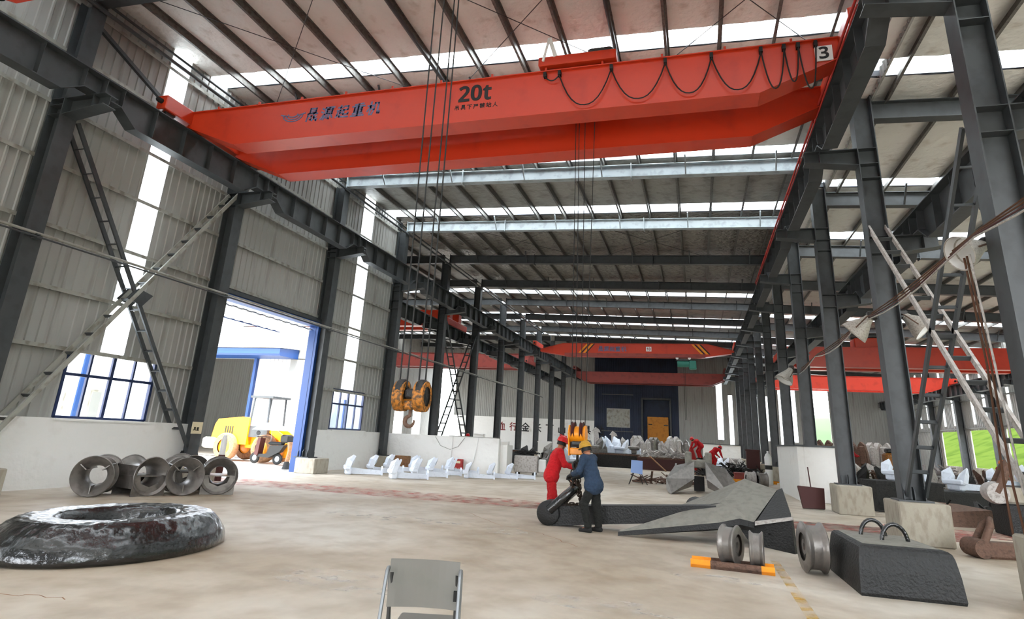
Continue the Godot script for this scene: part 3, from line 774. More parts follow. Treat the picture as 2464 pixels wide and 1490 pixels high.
	# roof bracing rods
	for b in [[0, -13.8, 6.0], [0, -7.0, 6.0], [0, -1.0, 5.0], [3, -12.0, 6.0], [3, -5.0, 6.0]]:
		for s in [0, 1]:
			var za := frame_z(b[0]); var zb := frame_z(b[0] + 1)
			var xa: float = b[1] + (b[2] if s == 1 else 0.0); var xb: float = b[1] + (0.0 if s == 1 else b[2])
			var t := thing("brace_rod", "thin bracing rod under the %s roof bay, %s rod of the %s crossed pair" % [ORD[b[0]], ["rising", "falling"][s], {-13.8: "left", -7.0: "middle", -1.0: "right", -12.0: "left", -5.0: "right"}[b[1]]], "rod", Vector3(xa, roof_y(xa) - 0.3, za), 0.0, "roof bracing rods")
			var st := mb(); rod(st, Vector3.ZERO, Vector3(xb - xa, roof_y(xb) - roof_y(xa), zb - za), 0.012, 5); part(t, "rod", st, M.steel_dull)
	var tie := thing("roof_tie", "dark round tie under the main roof, left of the middle", "tie", Vector3(-7.1, 12.05, 0))
	var s3 := mb(); rod(s3, Vector3(0, 0, -3.7), Vector3(0, 0, -16.0), 0.05); part(tie, "tube", s3, M.steel)
	tie = thing("roof_tie", "dark round tie under the main roof, right of the middle", "tie", Vector3(-1.75, 11.9, 0))
	s3 = mb(); rod(s3, Vector3(0, 0, -3.7), Vector3(0, 0, -16.0), 0.05); part(tie, "tube", s3, M.steel)


const GLYPH := {
	"bright": [[2.5, 6.5, 2.5, 10, 7.5, 10, 7.5, 6.5, 2.5, 6.5], [2.5, 8.2, 7.5, 8.2], [1, 5.8, 9, 5.8], [1.5, 5.8, 1, 0], [1.6, 3.8, 4.5, 3.8, 4.3, 1, 3.4, 1.2], [6, 6.5, 6.5, 3, 9, 0, 9.3, 1.6], [8.5, 3.8, 5.5, 0.3]],
	"source": [[0.5, 9, 1.8, 8.2], [0, 6.3, 1.3, 5.6], [0.2, 0.3, 2, 3.8], [3, 9.5, 9.8, 9.5], [3.2, 9.5, 3.1, 4, 2.3, 0], [6.5, 9.3, 6, 8], [4.6, 4.5, 4.6, 8, 8.8, 8, 8.8, 4.5, 4.6, 4.5], [4.6, 6.2, 8.8, 6.2], [6.7, 4.3, 6.7, 0.4, 5.8, 0.8], [5, 3, 4.2, 1.2], [8.3, 3.2, 9.5, 1.2]],
	"lift": [[1, 8.3, 4.8, 8.3], [2.9, 9.8, 2.9, 5.8], [0.4, 5.9, 5.2, 5.9], [3, 5.8, 3, 1.8], [3, 3.9, 4.8, 3.9], [1.3, 4.6, 0.2, 0.6], [1, 2.2, 3, 0.8, 10, 0.5], [5.8, 9, 9, 9, 9, 6.2, 5.8, 6.2, 5.8, 2.6, 9.5, 2.6, 9.6, 3.8]],
	"heavy": [[8.5, 9.8, 2, 9.2], [0.2, 7.8, 9.8, 7.8], [2, 3.4, 2, 6.6, 8, 6.6, 8, 3.4, 2, 3.4], [2, 5, 8, 5], [5, 9.4, 5, 0.3], [1.2, 2, 8.8, 2], [0, 0.3, 10, 0.3]],
	"machine": [[0, 7, 4.5, 7], [2.3, 10, 2.3, 0], [2.2, 6.8, 0.1, 2.8], [2.4, 5.8, 4, 4.2], [5.5, 9, 5.4, 4, 4, 0], [5.5, 9, 8.3, 9, 8.3, 1, 9.8, 0.8, 9.8, 2.2]],
	"hang": [[2.5, 6.8, 2.5, 9.5, 7.5, 9.5, 7.5, 6.8, 2.5, 6.8], [5, 6.8, 5, 0], [1.2, 1, 1.2, 5, 8.8, 5, 8.8, 1.3, 7.8, 1.3]],
	"tool": [[2.3, 3.4, 2.3, 9.8, 7.7, 9.8, 7.7, 3.4], [2.3, 8.2, 7.7, 8.2], [2.3, 6.6, 7.7, 6.6], [2.3, 5, 7.7, 5], [0.3, 3.2, 9.7, 3.2], [3.4, 2.5, 1, 0.2], [6.6, 2.5, 9, 0.2]],
	"under": [[0.3, 9, 9.7, 9], [4.8, 9, 4.8, 0], [5.2, 6.4, 8, 4.6]],
	"strict": [[0.8, 9, 9.2, 9], [3.6, 9, 3.6, 5.6], [6.4, 9, 6.4, 5.6], [1.4, 8, 2.6, 6.2], [8.6, 8, 7.4, 6.2], [0.6, 5.4, 9.4, 5.4], [1.6, 5.4, 1.4, 2.6, 0.2, 0]],
	"forbid": [[0, 8.5, 4.6, 8.5], [2.3, 10, 2.3, 5.8], [2.2, 8.3, 0.3, 6], [2.4, 8.2, 4.3, 6.4], [5.2, 8.5, 9.8, 8.5], [7.5, 10, 7.5, 5.8], [7.4, 8.3, 5.5, 6], [7.6, 8.2, 9.5, 6.4], [1.6, 4.8, 8.4, 4.8], [0.3, 3.2, 9.7, 3.2], [5, 3.2, 5, 0.3, 4.2, 0.6], [2.8, 2.4, 1.2, 0.5], [7.2, 2.4, 8.8, 0.5]],
	"stand": [[2, 9.8, 2.4, 8.6], [0.3, 7.8, 4.4, 7.8], [1.2, 6.6, 1.6, 3.4], [3.6, 6.6, 3, 3.4], [0, 1.8, 4.6, 2.4], [7, 10, 7, 5], [7, 7.4, 9.8, 7.4], [5.2, 0.2, 5.2, 4.8, 9.4, 4.8, 9.4, 0.2, 5.2, 0.2]],
	"man": [[5, 9.6, 4.4, 5, 0.6, 0.2], [5, 6, 6.4, 2.8, 9.6, 0.2]],
	"go": [[2.8, 9.8, 0.4, 7.6], [3, 7, 0.2, 4.4], [2, 5.6, 2, 0], [4.6, 8.8, 9.2, 8.8], [4, 5.8, 9.8, 5.8], [7.4, 5.8, 7.4, 0.6, 6, 0.8]],
	"gold": [[5, 10, 0, 5.6], [5, 10, 10, 5.6], [2.6, 6, 7.4, 6], [1, 3.6, 9, 3.6], [5, 6, 5, 0.4], [2.4, 2.8, 3.2, 1.2], [7.6, 2.8, 6.8, 1.2], [0.4, 0.3, 9.6, 0.3]],
	"hill": [[5, 9.6, 5, 0.6], [1, 6, 1, 0.6, 9, 0.6, 9, 6.2]],
	"blood": [[5.6, 10, 4, 8], [1.5, 0.8, 1.5, 7.8, 8.5, 7.8, 8.5, 0.8], [3.8, 7.8, 3.8, 0.8], [6.2, 7.8, 6.2, 0.8], [0, 0.5, 10, 0.5]],
	"long": [[3, 9.8, 3, 0.8, 5, 2], [8.5, 9.4, 4, 6], [0.2, 5, 9.8, 5], [4.5, 5, 9.6, 0.4]],
}

# Brush strokes of one sign as flat raised bars on the plane z = 0 of xf.
func glyph(st: SurfaceTool, called: String, xf: Transform3D, size: float, weight := 1.0):
	var k := size / 10.0
	for s in GLYPH[called]:
		for i in range(0, s.size() - 2, 2):
			var a := Vector2(s[i], s[i + 1]) * k; var b := Vector2(s[i + 2], s[i + 3]) * k
			var d := (b - a).normalized() * weight * k * 0.5; var n := Vector2(-d.y, d.x)
			a -= d * 0.8; b += d * 0.8
			extrude(st, [a - n, b - n, b + n, a + n], 0.0, 0.006, xf)

func text_part(parent: Node, called: String, words: String, at: Vector3, height: float, mat: Material, turn := 0.0):
	var t := TextMesh.new(); t.text = words; t.font_size = 64; t.pixel_size = height / 46.0; t.depth = 0.012
	var f := SystemFont.new(); f.font_names = PackedStringArray(["Droid Sans"]); f.font_weight = 700
	t.font = f
	part(parent, called, t, mat, Transform3D(Basis(Vector3.UP, turn), at))

# A box girder between x0 and x1 whose lower edge rises towards both ends; front face at z = 0 of its own frame, body behind it.
func girder(parent: Node, called: String, x0: float, x1: float, y0: float, y1: float, z: float, w: float, mat: Material, taper := 1.7, rise := 0.68, chop := 0.0) -> MeshInstance3D:
	var st := mb()
	var e := (y1 - y0) * rise
	extrude(st, [Vector2(x0, y0 + e), Vector2(x0 + taper, y0), Vector2(x1 - taper, y0), Vector2(x1, y0 + e), Vector2(x1, y1 - chop), Vector2(x1 - taper * 0.8, y1), Vector2(x0 + taper * 0.8, y1), Vector2(x0, y1 - chop)], z - w, z)
	var g := part(parent, called, st, mat)
	st = mb()
	for s in [[Vector3(x0 + taper * 0.8, y1, 0), Vector3(x1 - taper * 0.8, y1, 0)], [Vector3(x0, y1 - chop, 0), Vector3(x0 + taper * 0.8, y1, 0)], [Vector3(x1 - taper * 0.8, y1, 0), Vector3(x1, y1 - chop, 0)]]:
		bar(st, s[0] + Vector3(0, 0, z - w / 2), s[1] + Vector3(0, 0, z - w / 2), w + 0.14, 0.025)
	part(g, "top_flange", st, mat)
	st = mb()
	for s in [[Vector3(x0 + taper, y0, 0), Vector3(x1 - taper, y0, 0)], [Vector3(x0, y0 + e, 0), Vector3(x0 + taper, y0, 0)], [Vector3(x1 - taper, y0, 0), Vector3(x1, y0 + e, 0)]]:
		bar(st, s[0] + Vector3(0, 0, z - w / 2), s[1] + Vector3(0, 0, z - w / 2), w + 0.1, 0.022)
	part(g, "bottom_flange", st, mat)
	return g

func end_truck(t: Node, x: float, z0: float, z1: float, y: float, mat: Material):
	var st := mb(); cbox(st, Vector3(x, y + 0.3, (z0 + z1) / 2), Vector3(0.34, 0.42, abs(z1 - z0)), 0.02)
	var e := part(t, "end_truck", st, mat)
	for z in [z0 - 0.3, z1 + 0.3]:
		st = mb(); lathe(st, [Vector2(0, -0.06), Vector2(0.2, -0.06), Vector2(0.2, -0.04), Vector2(0.17, -0.04), Vector2(0.17, 0.04), Vector2(0.2, 0.04), Vector2(0.2, 0.06), Vector2(0, 0.06)], 18, Transform3D(Basis(Vector3(0, 0, 1), -PI / 2), Vector3(x, y + 0.17, z))); part(e, "wheel", st, M.steel_dull)
	for z in [z0 + 0.08, z1 - 0.08]:
		st = mb(); lathe(st, [Vector2(0, -0.09), Vector2(0.07, -0.09), Vector2(0.07, 0.05), Vector2(0.04, 0.09), Vector2(0, 0.09)], 12, Transform3D(Basis(Vector3(1, 0, 0), PI / 2 if z > z1 else -PI / 2), Vector3(x, y + 0.32, z))); part(e, "buffer", st, M.rubber)

# Hook block with ropes to a trolley. at: middle of the block; up: y of the trolley underside.
func hook_block(label: String, at: Vector3, up: float, s: float, mat: Material, dirty: bool, lines: Array):
	var t := thing("hook_block", label, "hook block", at, 0.0)
	if not dirty:
		var st := mb()
		for x in [-0.17, 0.17]:
			extrude(st, [Vector2(-0.1, -0.3), Vector2(0.1, -0.3), Vector2(0.13, -0.1), Vector2(0.2, 0.16), Vector2(0.1, 0.32), Vector2(-0.1, 0.32), Vector2(-0.2, 0.16), Vector2(-0.13, -0.1)], -0.012, 0.012, Transform3D(Basis(Vector3(0, 0, -1), Vector3.UP, Vector3(1, 0, 0)), Vector3(x, 0, 0) * s))
		part(t, "side_plate", st, mat)
		st = mb(); tube(st, [Vector3(-0.165, 0.14, 0), Vector3(0.165, 0.14, 0)], 0.165, 20); part(t, "sheave_guard", st, mat)
		st = mb(); cbox(st, Vector3(0, -0.21, 0), Vector3(0.32, 0.14, 0.2), 0.02); part(t, "crosshead", st, mat)
		st = mb(); cbox(st, Vector3(0, -0.06, 0), Vector3(0.3, 0.14, 0.1), 0.01); part(t, "axle_housing", st, M.black)
		st = mb(); tube(st, [Vector3(-0.1, -0.05, 0.06), Vector3(0.1, -0.05, 0.06)], 0.05, 14); part(t, "axle", st, M.steel_dull)
		for x in [-0.09, 0.09]:
			st = mb(); lathe(st, [Vector2(0.06, -0.035), Vector2(0.2, -0.035), Vector2(0.17, 0), Vector2(0.2, 0.035), Vector2(0.06, 0.035)], 24, Transform3D(Basis(Vector3(0, 0, 1), PI / 2), Vector3(x, 0.2, 0))); part(t, "sheave", st, M.maroon)
	else:
		for x in [-0.11, 0.11]:
			var st := mb(); lathe(st, [Vector2(0.0, -0.045), Vector2(0.13, -0.045), Vector2(0.145, -0.025), Vector2(0.145, 0.025), Vector2(0.13, 0.045), Vector2(0, 0.045)], 24, Transform3D(Basis(Vector3(0, 0, 1), PI / 2), Vector3(x, 0.0, 0)), 1.0, 0.8); part(t, "sheave", st, M.black_paint)
			st = mb(); lathe(st, [Vector2(0.10, -0.055), Vector2(0.155, -0.055), Vector2(0.16, 0.0), Vector2(0.155, 0.055), Vector2(0.10, 0.055)], 24, Transform3D(Basis(Vector3(0, 0, 1), PI / 2), Vector3(x, -0.02, 0)), 0.95, 0.76); part(t, "sheave_guard", st, mat)
		var st := mb(); cbox(st, Vector3(0, 0.0, 0), Vector3(0.12, 0.1, 0.14), 0.02); part(t, "yoke", st, M.black_paint)
		st = mb(); cbox(st, Vector3(0, -0.1, 0), Vector3(0.2, 0.1, 0.12), 0.02); part(t, "crosshead", st, mat)
	var hk := mb()
	var pts := []; var rad := []
	for i in 13:
		var a := deg_to_rad(90 + 24.0 * i)
		pts.append(Vector3(cos(a) * 0.085, -0.5 * (1.0 if not dirty else 0.9) + sin(a) * 0.085, 0) * (1.0 if not dirty else 0.58)); rad.append((lerpf(0.03, 0.016, i / 12.0) + 0.012 * sin(i / 12.0 * PI)) * (1.0 if not dirty else 0.6))
	pts.push_front(Vector3(0, -0.12, 0)); rad.push_front(0.026 if not dirty else 0.016)
	tube(hk, pts, rad, 10); part(t, "hook", hk, M.rust if dirty else M.black_paint)
	for l in lines:
		var st := mb(); rod(st, Vector3(l[0], 0.12 if not dirty else 0.05, l[1]), Vector3(l[2], up - at.y, l[3]), 0.009, 6); part(t, "wire_rope", st, M.rope)
	return t

func make_cranes():
	var t := thing("overhead_crane", "large orange double-girder overhead crane marked 20t spanning the hall", "overhead crane", Vector3(0, 0, -13.6))
	main_crane(t, true)
	var t2 := thing("overhead_crane", "orange overhead crane above the top left corner, only its wheel end in view", "overhead crane", Vector3(0, 0, -5.15))
	main_crane(t2, false)
	# trolleys
	for q in [[-2.4, -13.6, "orange trolley on top of the crane marked 20t"], [-2.62, -5.15, "orange trolley of the crane over the camera"]]:
		var y := thing("crane_trolley", q[2], "trolley", Vector3(q[0], 10.18, q[1]))
		var st := mb(); cbox(st, Vector3(0, 0.12, 0), Vector3(1.85, 0.24, 2.5), 0.02); part(y, "frame", st, M.orange)
		st = mb(); tube(st, [Vector3(-0.6, 0.45, 0), Vector3(0.6, 0.45, 0)], 0.22, 18); part(y, "drum", st, M.steel_dull)
		st = mb(); cbox(st, Vector3(0.5, 0.42, 0.7), Vector3(0.6, 0.36, 0.36), 0.04); part(y, "motor", st, M.steel)
		for z in [-1.0, 1.0]:
			for x in [-0.7, 0.7]:
				st = mb(); lathe(st, [Vector2(0, -0.05), Vector2(0.12, -0.05), Vector2(0.12, 0.05), Vector2(0, 0.05)], 14, Transform3D(Basis(Vector3(1, 0, 0), PI / 2), Vector3(x, 0.02, z))); part(y, "wheel", st, M.steel_dull)
		if q[1] < -10:
			st = mb(); bar(st, Vector3(-0.8, 0.1, 1.28), Vector3(-0.66, 0.72, 1.28), 0.05, 0.05); bar(st, Vector3(-0.5, 0.2, 1.28), Vector3(-0.66, 0.72, 1.28), 0.03, 0.1); part(y, "festoon_arm", st, M.white)
	hook_block("clean yellow hook block hanging above the anchor between the two workers", Vector3(-2.46, 1.69, -13.7), 10.18, 1.0, M.yellow, false, [[-0.14, 0.05, -0.14, 0.2], [-0.05, 0.05, -0.06, 0.2], [0.05, -0.05, 0.02, -0.2], [0.14, -0.05, 0.28, -0.2]])
	hook_block("dirty yellow and black hook block hanging in front of the left plinth wall", Vector3(-2.72, 2.06, -5.8), 10.18, 0.6, M.yellow_dirty, true, [[-0.13, 0.03, -0.17, 0.1], [-0.05, 0.03, -0.03, 0.1], [0.05, -0.03, 0.02, -0.1], [0.12, -0.03, 0.07, -0.1]])
	# festoon cable along the near girder
	var fe := thing("festoon_cable", "black festoon cable looping along the front of the 20t crane girder", "cable", Vector3(0, 9.9, -12.4))
	var hx := [-3.16, -2.81, -1.59, -0.38, 0.61, 1.63, 2.09, 2.37, 2.71]
	var sag := [0.12, 0.85, 0.83, 0.82, 0.86, 0.92, 0.8, 1.0]
	for i in 8:
		var pts := []
		for k in 13:
			var u := k / 12.0
			pts.append(Vector3(lerpf(hx[i], hx[i + 1], u), -sag[i] * (1.0 - pow(abs(2 * u - 1), 2.4)), 0.01 * sin(u * 9)))
		var st := mb(); tube(st, pts, 0.016, 6); part(fe, "loop", st, M.rope)
	for x in hx:
		var st := mb(); box(st, Vector3(x, 0.06, -0.04), Vector3(0.07, 0.12, 0.13)); part(fe, "carrier", st, M.black)
	# power line along the right runway beam
	var pl := thing("conductor_line", "red conductor rail along the right runway beam", "conductor rail", Vector3(XR - 1.06, 9.62, 0))
	var sp := mb(); rod(sp, Vector3(0, 0, FRONT - 1), Vector3(0, 0, -32), 0.03); rod(sp, Vector3(0.02, -0.1, FRONT - 1), Vector3(0.02, -0.1, -32), 0.018); part(pl, "rail", sp, M.cable_red)
	for i in 14:
		sp = mb(); box(sp, Vector3(0.08, -0.06, 4 - i * 2.4), Vector3(0.22, 0.05, 0.05)); part(pl, "holder", sp, M.cable_red)
	# smaller crane far down the hall
	var fc := thing("overhead_crane", "bright orange single-girder crane far down the hall with yellow stripes", "overhead crane", Vector3(0, 0, -54.6))
	var g := girder(fc, "girder", -13.35, 3.2, 8.85, 9.98, 0.0, 0.7, M.orange, 2.6, 0.35, 0.55)
	end_truck(fc, -13.66, 1.0, -1.7, 9.53, M.orange); end_truck(fc, 3.33, 1.0, -1.7, 9.53, M.orange)
	var st2 := mb(); box(st2, Vector3(-5.1, 8.98, 0.06), Vector3(12.0, 0.3, 0.06)); part(fc, "lower_web", st2, M.red_faded)
	for q in [[-9.9, 1.0], [0.55, -1.0]]:
		for k in 2:
			st2 = mb(); extrude(st2, [Vector2(q[0] + k * 0.42, 9.13), Vector2(q[0] + 0.2 + k * 0.42, 9.13), Vector2(q[0] + 0.2 + q[1] * 0.75 + k * 0.42, 9.95), Vector2(q[0] + q[1] * 0.75 + k * 0.42, 9.95)], 0.0, 0.012); part(g, "warning_stripe", st2, M.yellow)
			st2 = mb(); extrude(st2, [Vector2(q[0] + 0.22 + k * 0.42, 9.13), Vector2(q[0] + 0.34 + k * 0.42, 9.13), Vector2(q[0] + 0.34 + q[1] * 0.75 + k * 0.42, 9.95), Vector2(q[0] + 0.22 + q[1] * 0.75 + k * 0.42, 9.95)], 0.0, 0.012); part(g, "warning_stripe", st2, M.black)
	st2 = mb()
	var xx := -8.1
	for n in ["bright", "source", "lift", "heavy", "machine"]:
		glyph(st2, n, Transform3D(Basis.IDENTITY, Vector3(xx, 9.3, 0.0)), 0.42, 1.4); xx += 0.5
	part(g, "lettering", st2, M.letter_blue)
	st2 = mb(); box(st2, Vector3(-3.75, 9.52, 0.01), Vector3(0.45, 0.4, 0.02)); var pla := part(g, "number_plate", st2, M.white)
	text_part(pla, "number", "10", Vector3(-3.75, 9.52, 0.024), 0.24, M.letter_red)
	var ho := thing("electric_hoist", "small green electric hoist under the far orange crane", "hoist", Vector3(-0.9, 8.25, -54.9))
	st2 = mb(); tube(st2, [Vector3(-0.5, 0.1, 0), Vector3(0.5, 0.1, 0)], 0.28, 14); part(ho, "drum_casing", st2, M.teal)
	st2 = mb(); cbox(st2, Vector3(0.75, 0.0, 0), Vector3(0.6, 0.7, 0.6), 0.05); part(ho, "motor", st2, M.teal)
	st2 = mb(); box(st2, Vector3(0, 0.42, 0), Vector3(1.2, 0.16, 0.5)); part(ho, "carriage", st2, M.steel_dull)
	for x in [-0.5, 0.5]:
		st2 = mb(); lathe(st2, [Vector2(0, -0.05), Vector2(0.13, -0.05), Vector2(0.13, 0.05), Vector2(0, 0.05)], 12, Transform3D(Basis(Vector3(1, 0, 0), PI / 2), Vector3(x, 0.55, 0.3))); part(ho, "wheel", st2, M.white)
	st2 = mb(); rod(st2, Vector3(0, 0, 0), Vector3(0, -4.5, 0), 0.015, 5); rod(st2, Vector3(0.12, 0, 0), Vector3(0.12, -4.5, 0), 0.015, 5); part(ho, "wire_rope", st2, M.rope)
	# cranes of the lower right bay and of the left hall
	for q in [["orange overhead crane low in the right bay, behind the laced braces", 5.25, OX - 1.3, 6.75, 7.95, -42.0, M.orange, 7.22], ["pale red overhead crane further back in the right bay", 5.25, OX - 1.3, 6.75, 7.8, -57.0, M.orange_pale, 7.22], ["orange overhead crane in the hall beyond the left row", -32.3, -15.85, 8.7, 9.75, -38.6, M.orange, 8.62], ["faded red overhead crane further back beyond the left row", -32.3, -15.85, 8.3, 9.7, -60.0, M.red_faded, 8.62], ["dull red overhead crane in the dark end of the main hall", -13.55, 3.22, 8.3, 9.5, -73.2, M.red_faded, 9.55]]:
		var c := thing("overhead_crane", q[0], "overhead crane", Vector3(0, 0, q[5]))
		girder(c, "girder", q[1], q[2], q[3], q[4], 0.0, 0.5, q[6], 1.4, 0.5); girder(c, "girder", q[1], q[2], q[3], q[4], -1.7, 0.5, q[6], 1.4, 0.5)
		end_truck(c, q[1], 0.8, -3.0, q[7] - 0.02, q[6]); end_truck(c, q[2], 0.8, -3.0, q[7] - 0.02, q[6])
	var hr := thing("electric_hoist", "orange hoist body on top of the right bay's nearer crane", "hoist", Vector3(10.6, 7.93, -42.9))
	st2 = mb(); cbox(st2, Vector3(0, 0.35, 0), Vector3(2.2, 0.6, 1.2), 0.05); part(hr, "casing", st2, M.orange)
	st2 = mb(); tube(st2, [Vector3(-1.2, 0.85, 0), Vector3(0.3, 0.85, 0)], 0.22, 12); part(hr, "motor", st2, M.steel_dull)

func main_crane(t: Node, lettered: bool):
	var g := girder(t, "girder", -13.62, 3.3, 8.95, 10.08, 1.1, 0.5, M.orange, 1.75, 0.62)
	girder(t, "girder", -13.62, 3.3, 8.95, 10.1, -0.9, 0.5, M.orange, 1.75, 0.62)
	end_truck(t, -13.66, 2.05, -2.05, 9.63, M.orange); end_truck(t, 3.33, 2.05, -2.05, 9.63, M.orange)
	for z in [0.85, -1.15]:
		var st := mb(); box(st, Vector3(-5.15, 10.13, z), Vector3(16.4, 0.06, 0.08)); part(t, "trolley_rail", st, M.steel_dull)
	for i in 12:
		var st := mb(); box(st, Vector3(-12.6 + i * 1.35, 10.12, 1.14), Vector3(0.05, 0.1, 0.05)); part(g, "lug", st, M.orange)
	if not lettered: return
	var st := mb()
	var x := -9.72
	for n in ["bright", "source", "lift", "heavy", "machine"]:
		glyph(st, n, Transform3D(Basis(Vector3(1, 0, 0), Vector3(0.12, 1, 0), Vector3(0, 0, 1)), Vector3(x, 9.44, 1.1)), 0.36, 1.35); x += 0.455
	part(g, "lettering", st, M.letter_blue)
	st = mb()
	for r in [[0.3, 0.0], [0.23, 0.05], [0.15, 0.1]]:
		var pts := []
		for i in 9:
			var a := PI + PI * i / 8.0
			pts.append(Vector3(-10.12 + cos(a) * r[0], 9.66 + sin(a) * r[0] * 0.62 + r[1] * 0.4, 1.106))
		for i in 8: bar(st, pts[i], pts[i + 1], 0.012, 0.03, Vector3.UP)
	bar(st, Vector3(-10.5, 9.7, 1.106), Vector3(-10.28, 9.64, 1.106), 0.012, 0.035); bar(st, Vector3(-9.96, 9.64, 1.106), Vector3(-9.74, 9.7, 1.106), 0.012, 0.035)
	part(g, "emblem", st, M.letter_blue)
	text_part(g, "capacity", "20t", Vector3(-4.94, 9.72, 1.108), 0.43, M.letter_black)
	st = mb()
	x = -5.45
	for n in ["hang", "tool", "under", "strict", "forbid", "stand", "man"]:
		glyph(st, n, Transform3D(Basis.IDENTITY, Vector3(x, 9.3, 1.1)), 0.125, 1.3); x += 0.165
	part(g, "warning_text", st, M.letter_black)
	st = mb(); box(st, Vector3(2.86, 9.74, 1.125), Vector3(0.34, 0.36, 0.02), Transform3D.IDENTITY); var pl := part(g, "number_plate", st, M.white)
	text_part(pl, "number", "3", Vector3(2.86, 9.74, 1.142), 0.28, M.letter_black)

func make_outside():
	var gr := setting("ground")
	var st := mb(); quad(st, Vector3(-300, -0.03, 200), Vector3(22, -0.03, 200), Vector3(22, -0.03, -300), Vector3(-300, -0.03, -300)); part(gr, "yard", st, M.yard)
	st = mb(); quad(st, Vector3(22, -0.03, 200), Vector3(400, -0.03, 200), Vector3(400, -0.03, -400), Vector3(22, -0.03, -400)); part(gr, "field", st, M.grass)
	var bk := thing("grass_bank", "bright green grassy slope outside the open right side", "grass bank", Vector3(24, 0, -60))
	var no := FastNoiseLite.new(); no.seed = 5; no.frequency = 0.03
	st = SurfaceTool.new(); st.begin(Mesh.PRIMITIVE_TRIANGLES); st.set_smooth_group(0)
	var hgt := func(x: float, z: float) -> float: return maxf(0.0, x * 0.36 - 0.4) + no.get_noise_2d(x, z) * 1.2 * clampf(x / 8.0, 0, 1)
	for i in 24:
		for j in 40:
			var x0 := i * 3.0; var z0 := -120 + j * 6.0
			var p := [Vector3(x0, 0, z0), Vector3(x0 + 3, 0, z0), Vector3(x0 + 3, 0, z0 + 6), Vector3(x0, 0, z0 + 6)]
			for k in 4: p[k].y = hgt.call(p[k].x, p[k].z)
			for k in [0, 1, 2, 0, 2, 3]: st.add_vertex(p[k])
	st.generate_normals(); part(bk, "turf", st, M.grass)
	var mo := thing("mountain_ridge", "wooded mountain ridge far beyond the right bay", "mountain", Vector3(210, -1, -420))
	st = SurfaceTool.new(); st.begin(Mesh.PRIMITIVE_TRIANGLES); st.set_smooth_group(0)
	no.frequency = 0.008
	for i in 60:
		for j in 6:
			var p := []
			for q in [[0, 0], [1, 0], [1, 1], [0, 1]]:
				var x: float = (i + q[0] - 30) * 6.0; var k: float = (j + q[1]) / 6.0
				p.append(Vector3(x, sin(k * PI) * (26.0 + 26.0 * no.get_noise_1d(x) + 14 * no.get_noise_1d(x * 3.1)), -k * 120.0 + 40))
			for k in [0, 3, 2, 0, 2, 1]: st.add_vertex(p[k])
	st.generate_normals(); part(mo, "slope", st, M.mountain)
	# canopy over the gate, seen from below
	var ca := thing("gate_canopy", "white ribbed canopy over the big gate outside the left wall", "canopy", Vector3(WX - 0.1, 5.5, -19.3))
	st = mb()
	for i in 24: box(st, Vector3(-0.9, 0.0 + 0.02 * (i % 2), -2.9 + i * 0.252), Vector3(1.8, 0.05, 0.25))
	part(ca, "soffit", st, M.clad_white)
	st = mb(); box(st, Vector3(-1.82, 0.12, 0), Vector3(0.06, 0.34, 6.2)); part(ca, "fascia", st, M.blue)
	# blue awning on the yard front
	var aw := thing("awning", "blue awning over the gate of the white building in the yard", "awning", Vector3(-25.0, 5.1, -28.9))
	st = mb(); extrude(st, [Vector2(0, 0), Vector2(1.55, 0.0), Vector2(1.62, 0.1), Vector2(1.62, 0.36), Vector2(0, 0.5)], -4.6, 4.6, Transform3D(Basis(Vector3(0, 0, 1), Vector3.UP, Vector3(-1, 0, 0)), Vector3.ZERO)); part(aw, "hood", st, M.blue)
	st = mb(); box(st, Vector3(0, 0.52, 0.8), Vector3(9.3, 0.04, 1.7), rot(Vector3(4, 0, 0))); part(aw, "lid", st, M.clad_white)
	# white building across the yard
	var b := thing("yard_building", "white building with blue trims and window bands across the yard", "building", Vector3(-38, 0, -22))
	st = mb(); box(st, Vector3(0, 4.5, 0), Vector3(2, 9, 60)); part(b, "wall", st, M.clad_white)
	for i in 11:
		st = mb(); box(st, Vector3(1.02, 2.2, -26 + i * 5.0), Vector3(0.06, 2.2, 3.4)); var wd := part(b, "window", st, M.girt)
		for k in 3:
			st = mb(); box(st, Vector3(1.06, 2.2, -26 + i * 5.0 - 1.1 + k * 1.1), Vector3(0.03, 1.9, 0.95)); part(wd, "pane", st, M.clad_navy if k == 1 else M.strip_grey)
		st = mb(); box(st, Vector3(1.05, 4.5, -23.5 + i * 5.0), Vector3(0.14, 9.0, 0.3)); part(b, "blue_trim", st, M.blue)
	# foliage behind the left hall's far gate
	for i in 3:
		var tr := thing("tree", ["sunlit green tree seen through the dark hall's left window", "sunlit green tree seen through the dark hall's right window", "rounded green tree beside the window trees"][i], "tree", Vector3(-37.5 - i * 0.8, 0, -44 - i * 4.2), 0.0, "trees behind the left hall")
		st = mb(); tube(st, [Vector3(0, 0, 0), Vector3(0.1, 1.2, 0), Vector3(0, 2.4, 0.1)], [0.18, 0.14, 0.08], 8); part(tr, "trunk", st, M.timber)
		st = mb()
		for k in 420:
			var d := Vector3(rng.randfn(), rng.randfn() * 0.8, rng.randfn()).limit_length(2.1) * 0.85 + Vector3(0, 2.4, 0)
			var u := Vector3(rng.randf() - 0.5, rng.randf() - 0.5, rng.randf() - 0.5).normalized(); var v := u.cross(Vector3(0.3, 1, 0.2)).normalized()
			quad(st, d - u * 0.16 - v * 0.09, d + u * 0.16 - v * 0.09, d + u * 0.16 + v * 0.09, d - u * 0.16 + v * 0.09)
		var fo := part(tr, "foliage", st, M.foliage); fo.set_meta("kind", "stuff")
	make_loader(); make_scooter()
	var um := thing("umbrella", "pale blue sun umbrella fixed above the parked scooter", "umbrella", Vector3(-18.7, 1.62, -25.3))
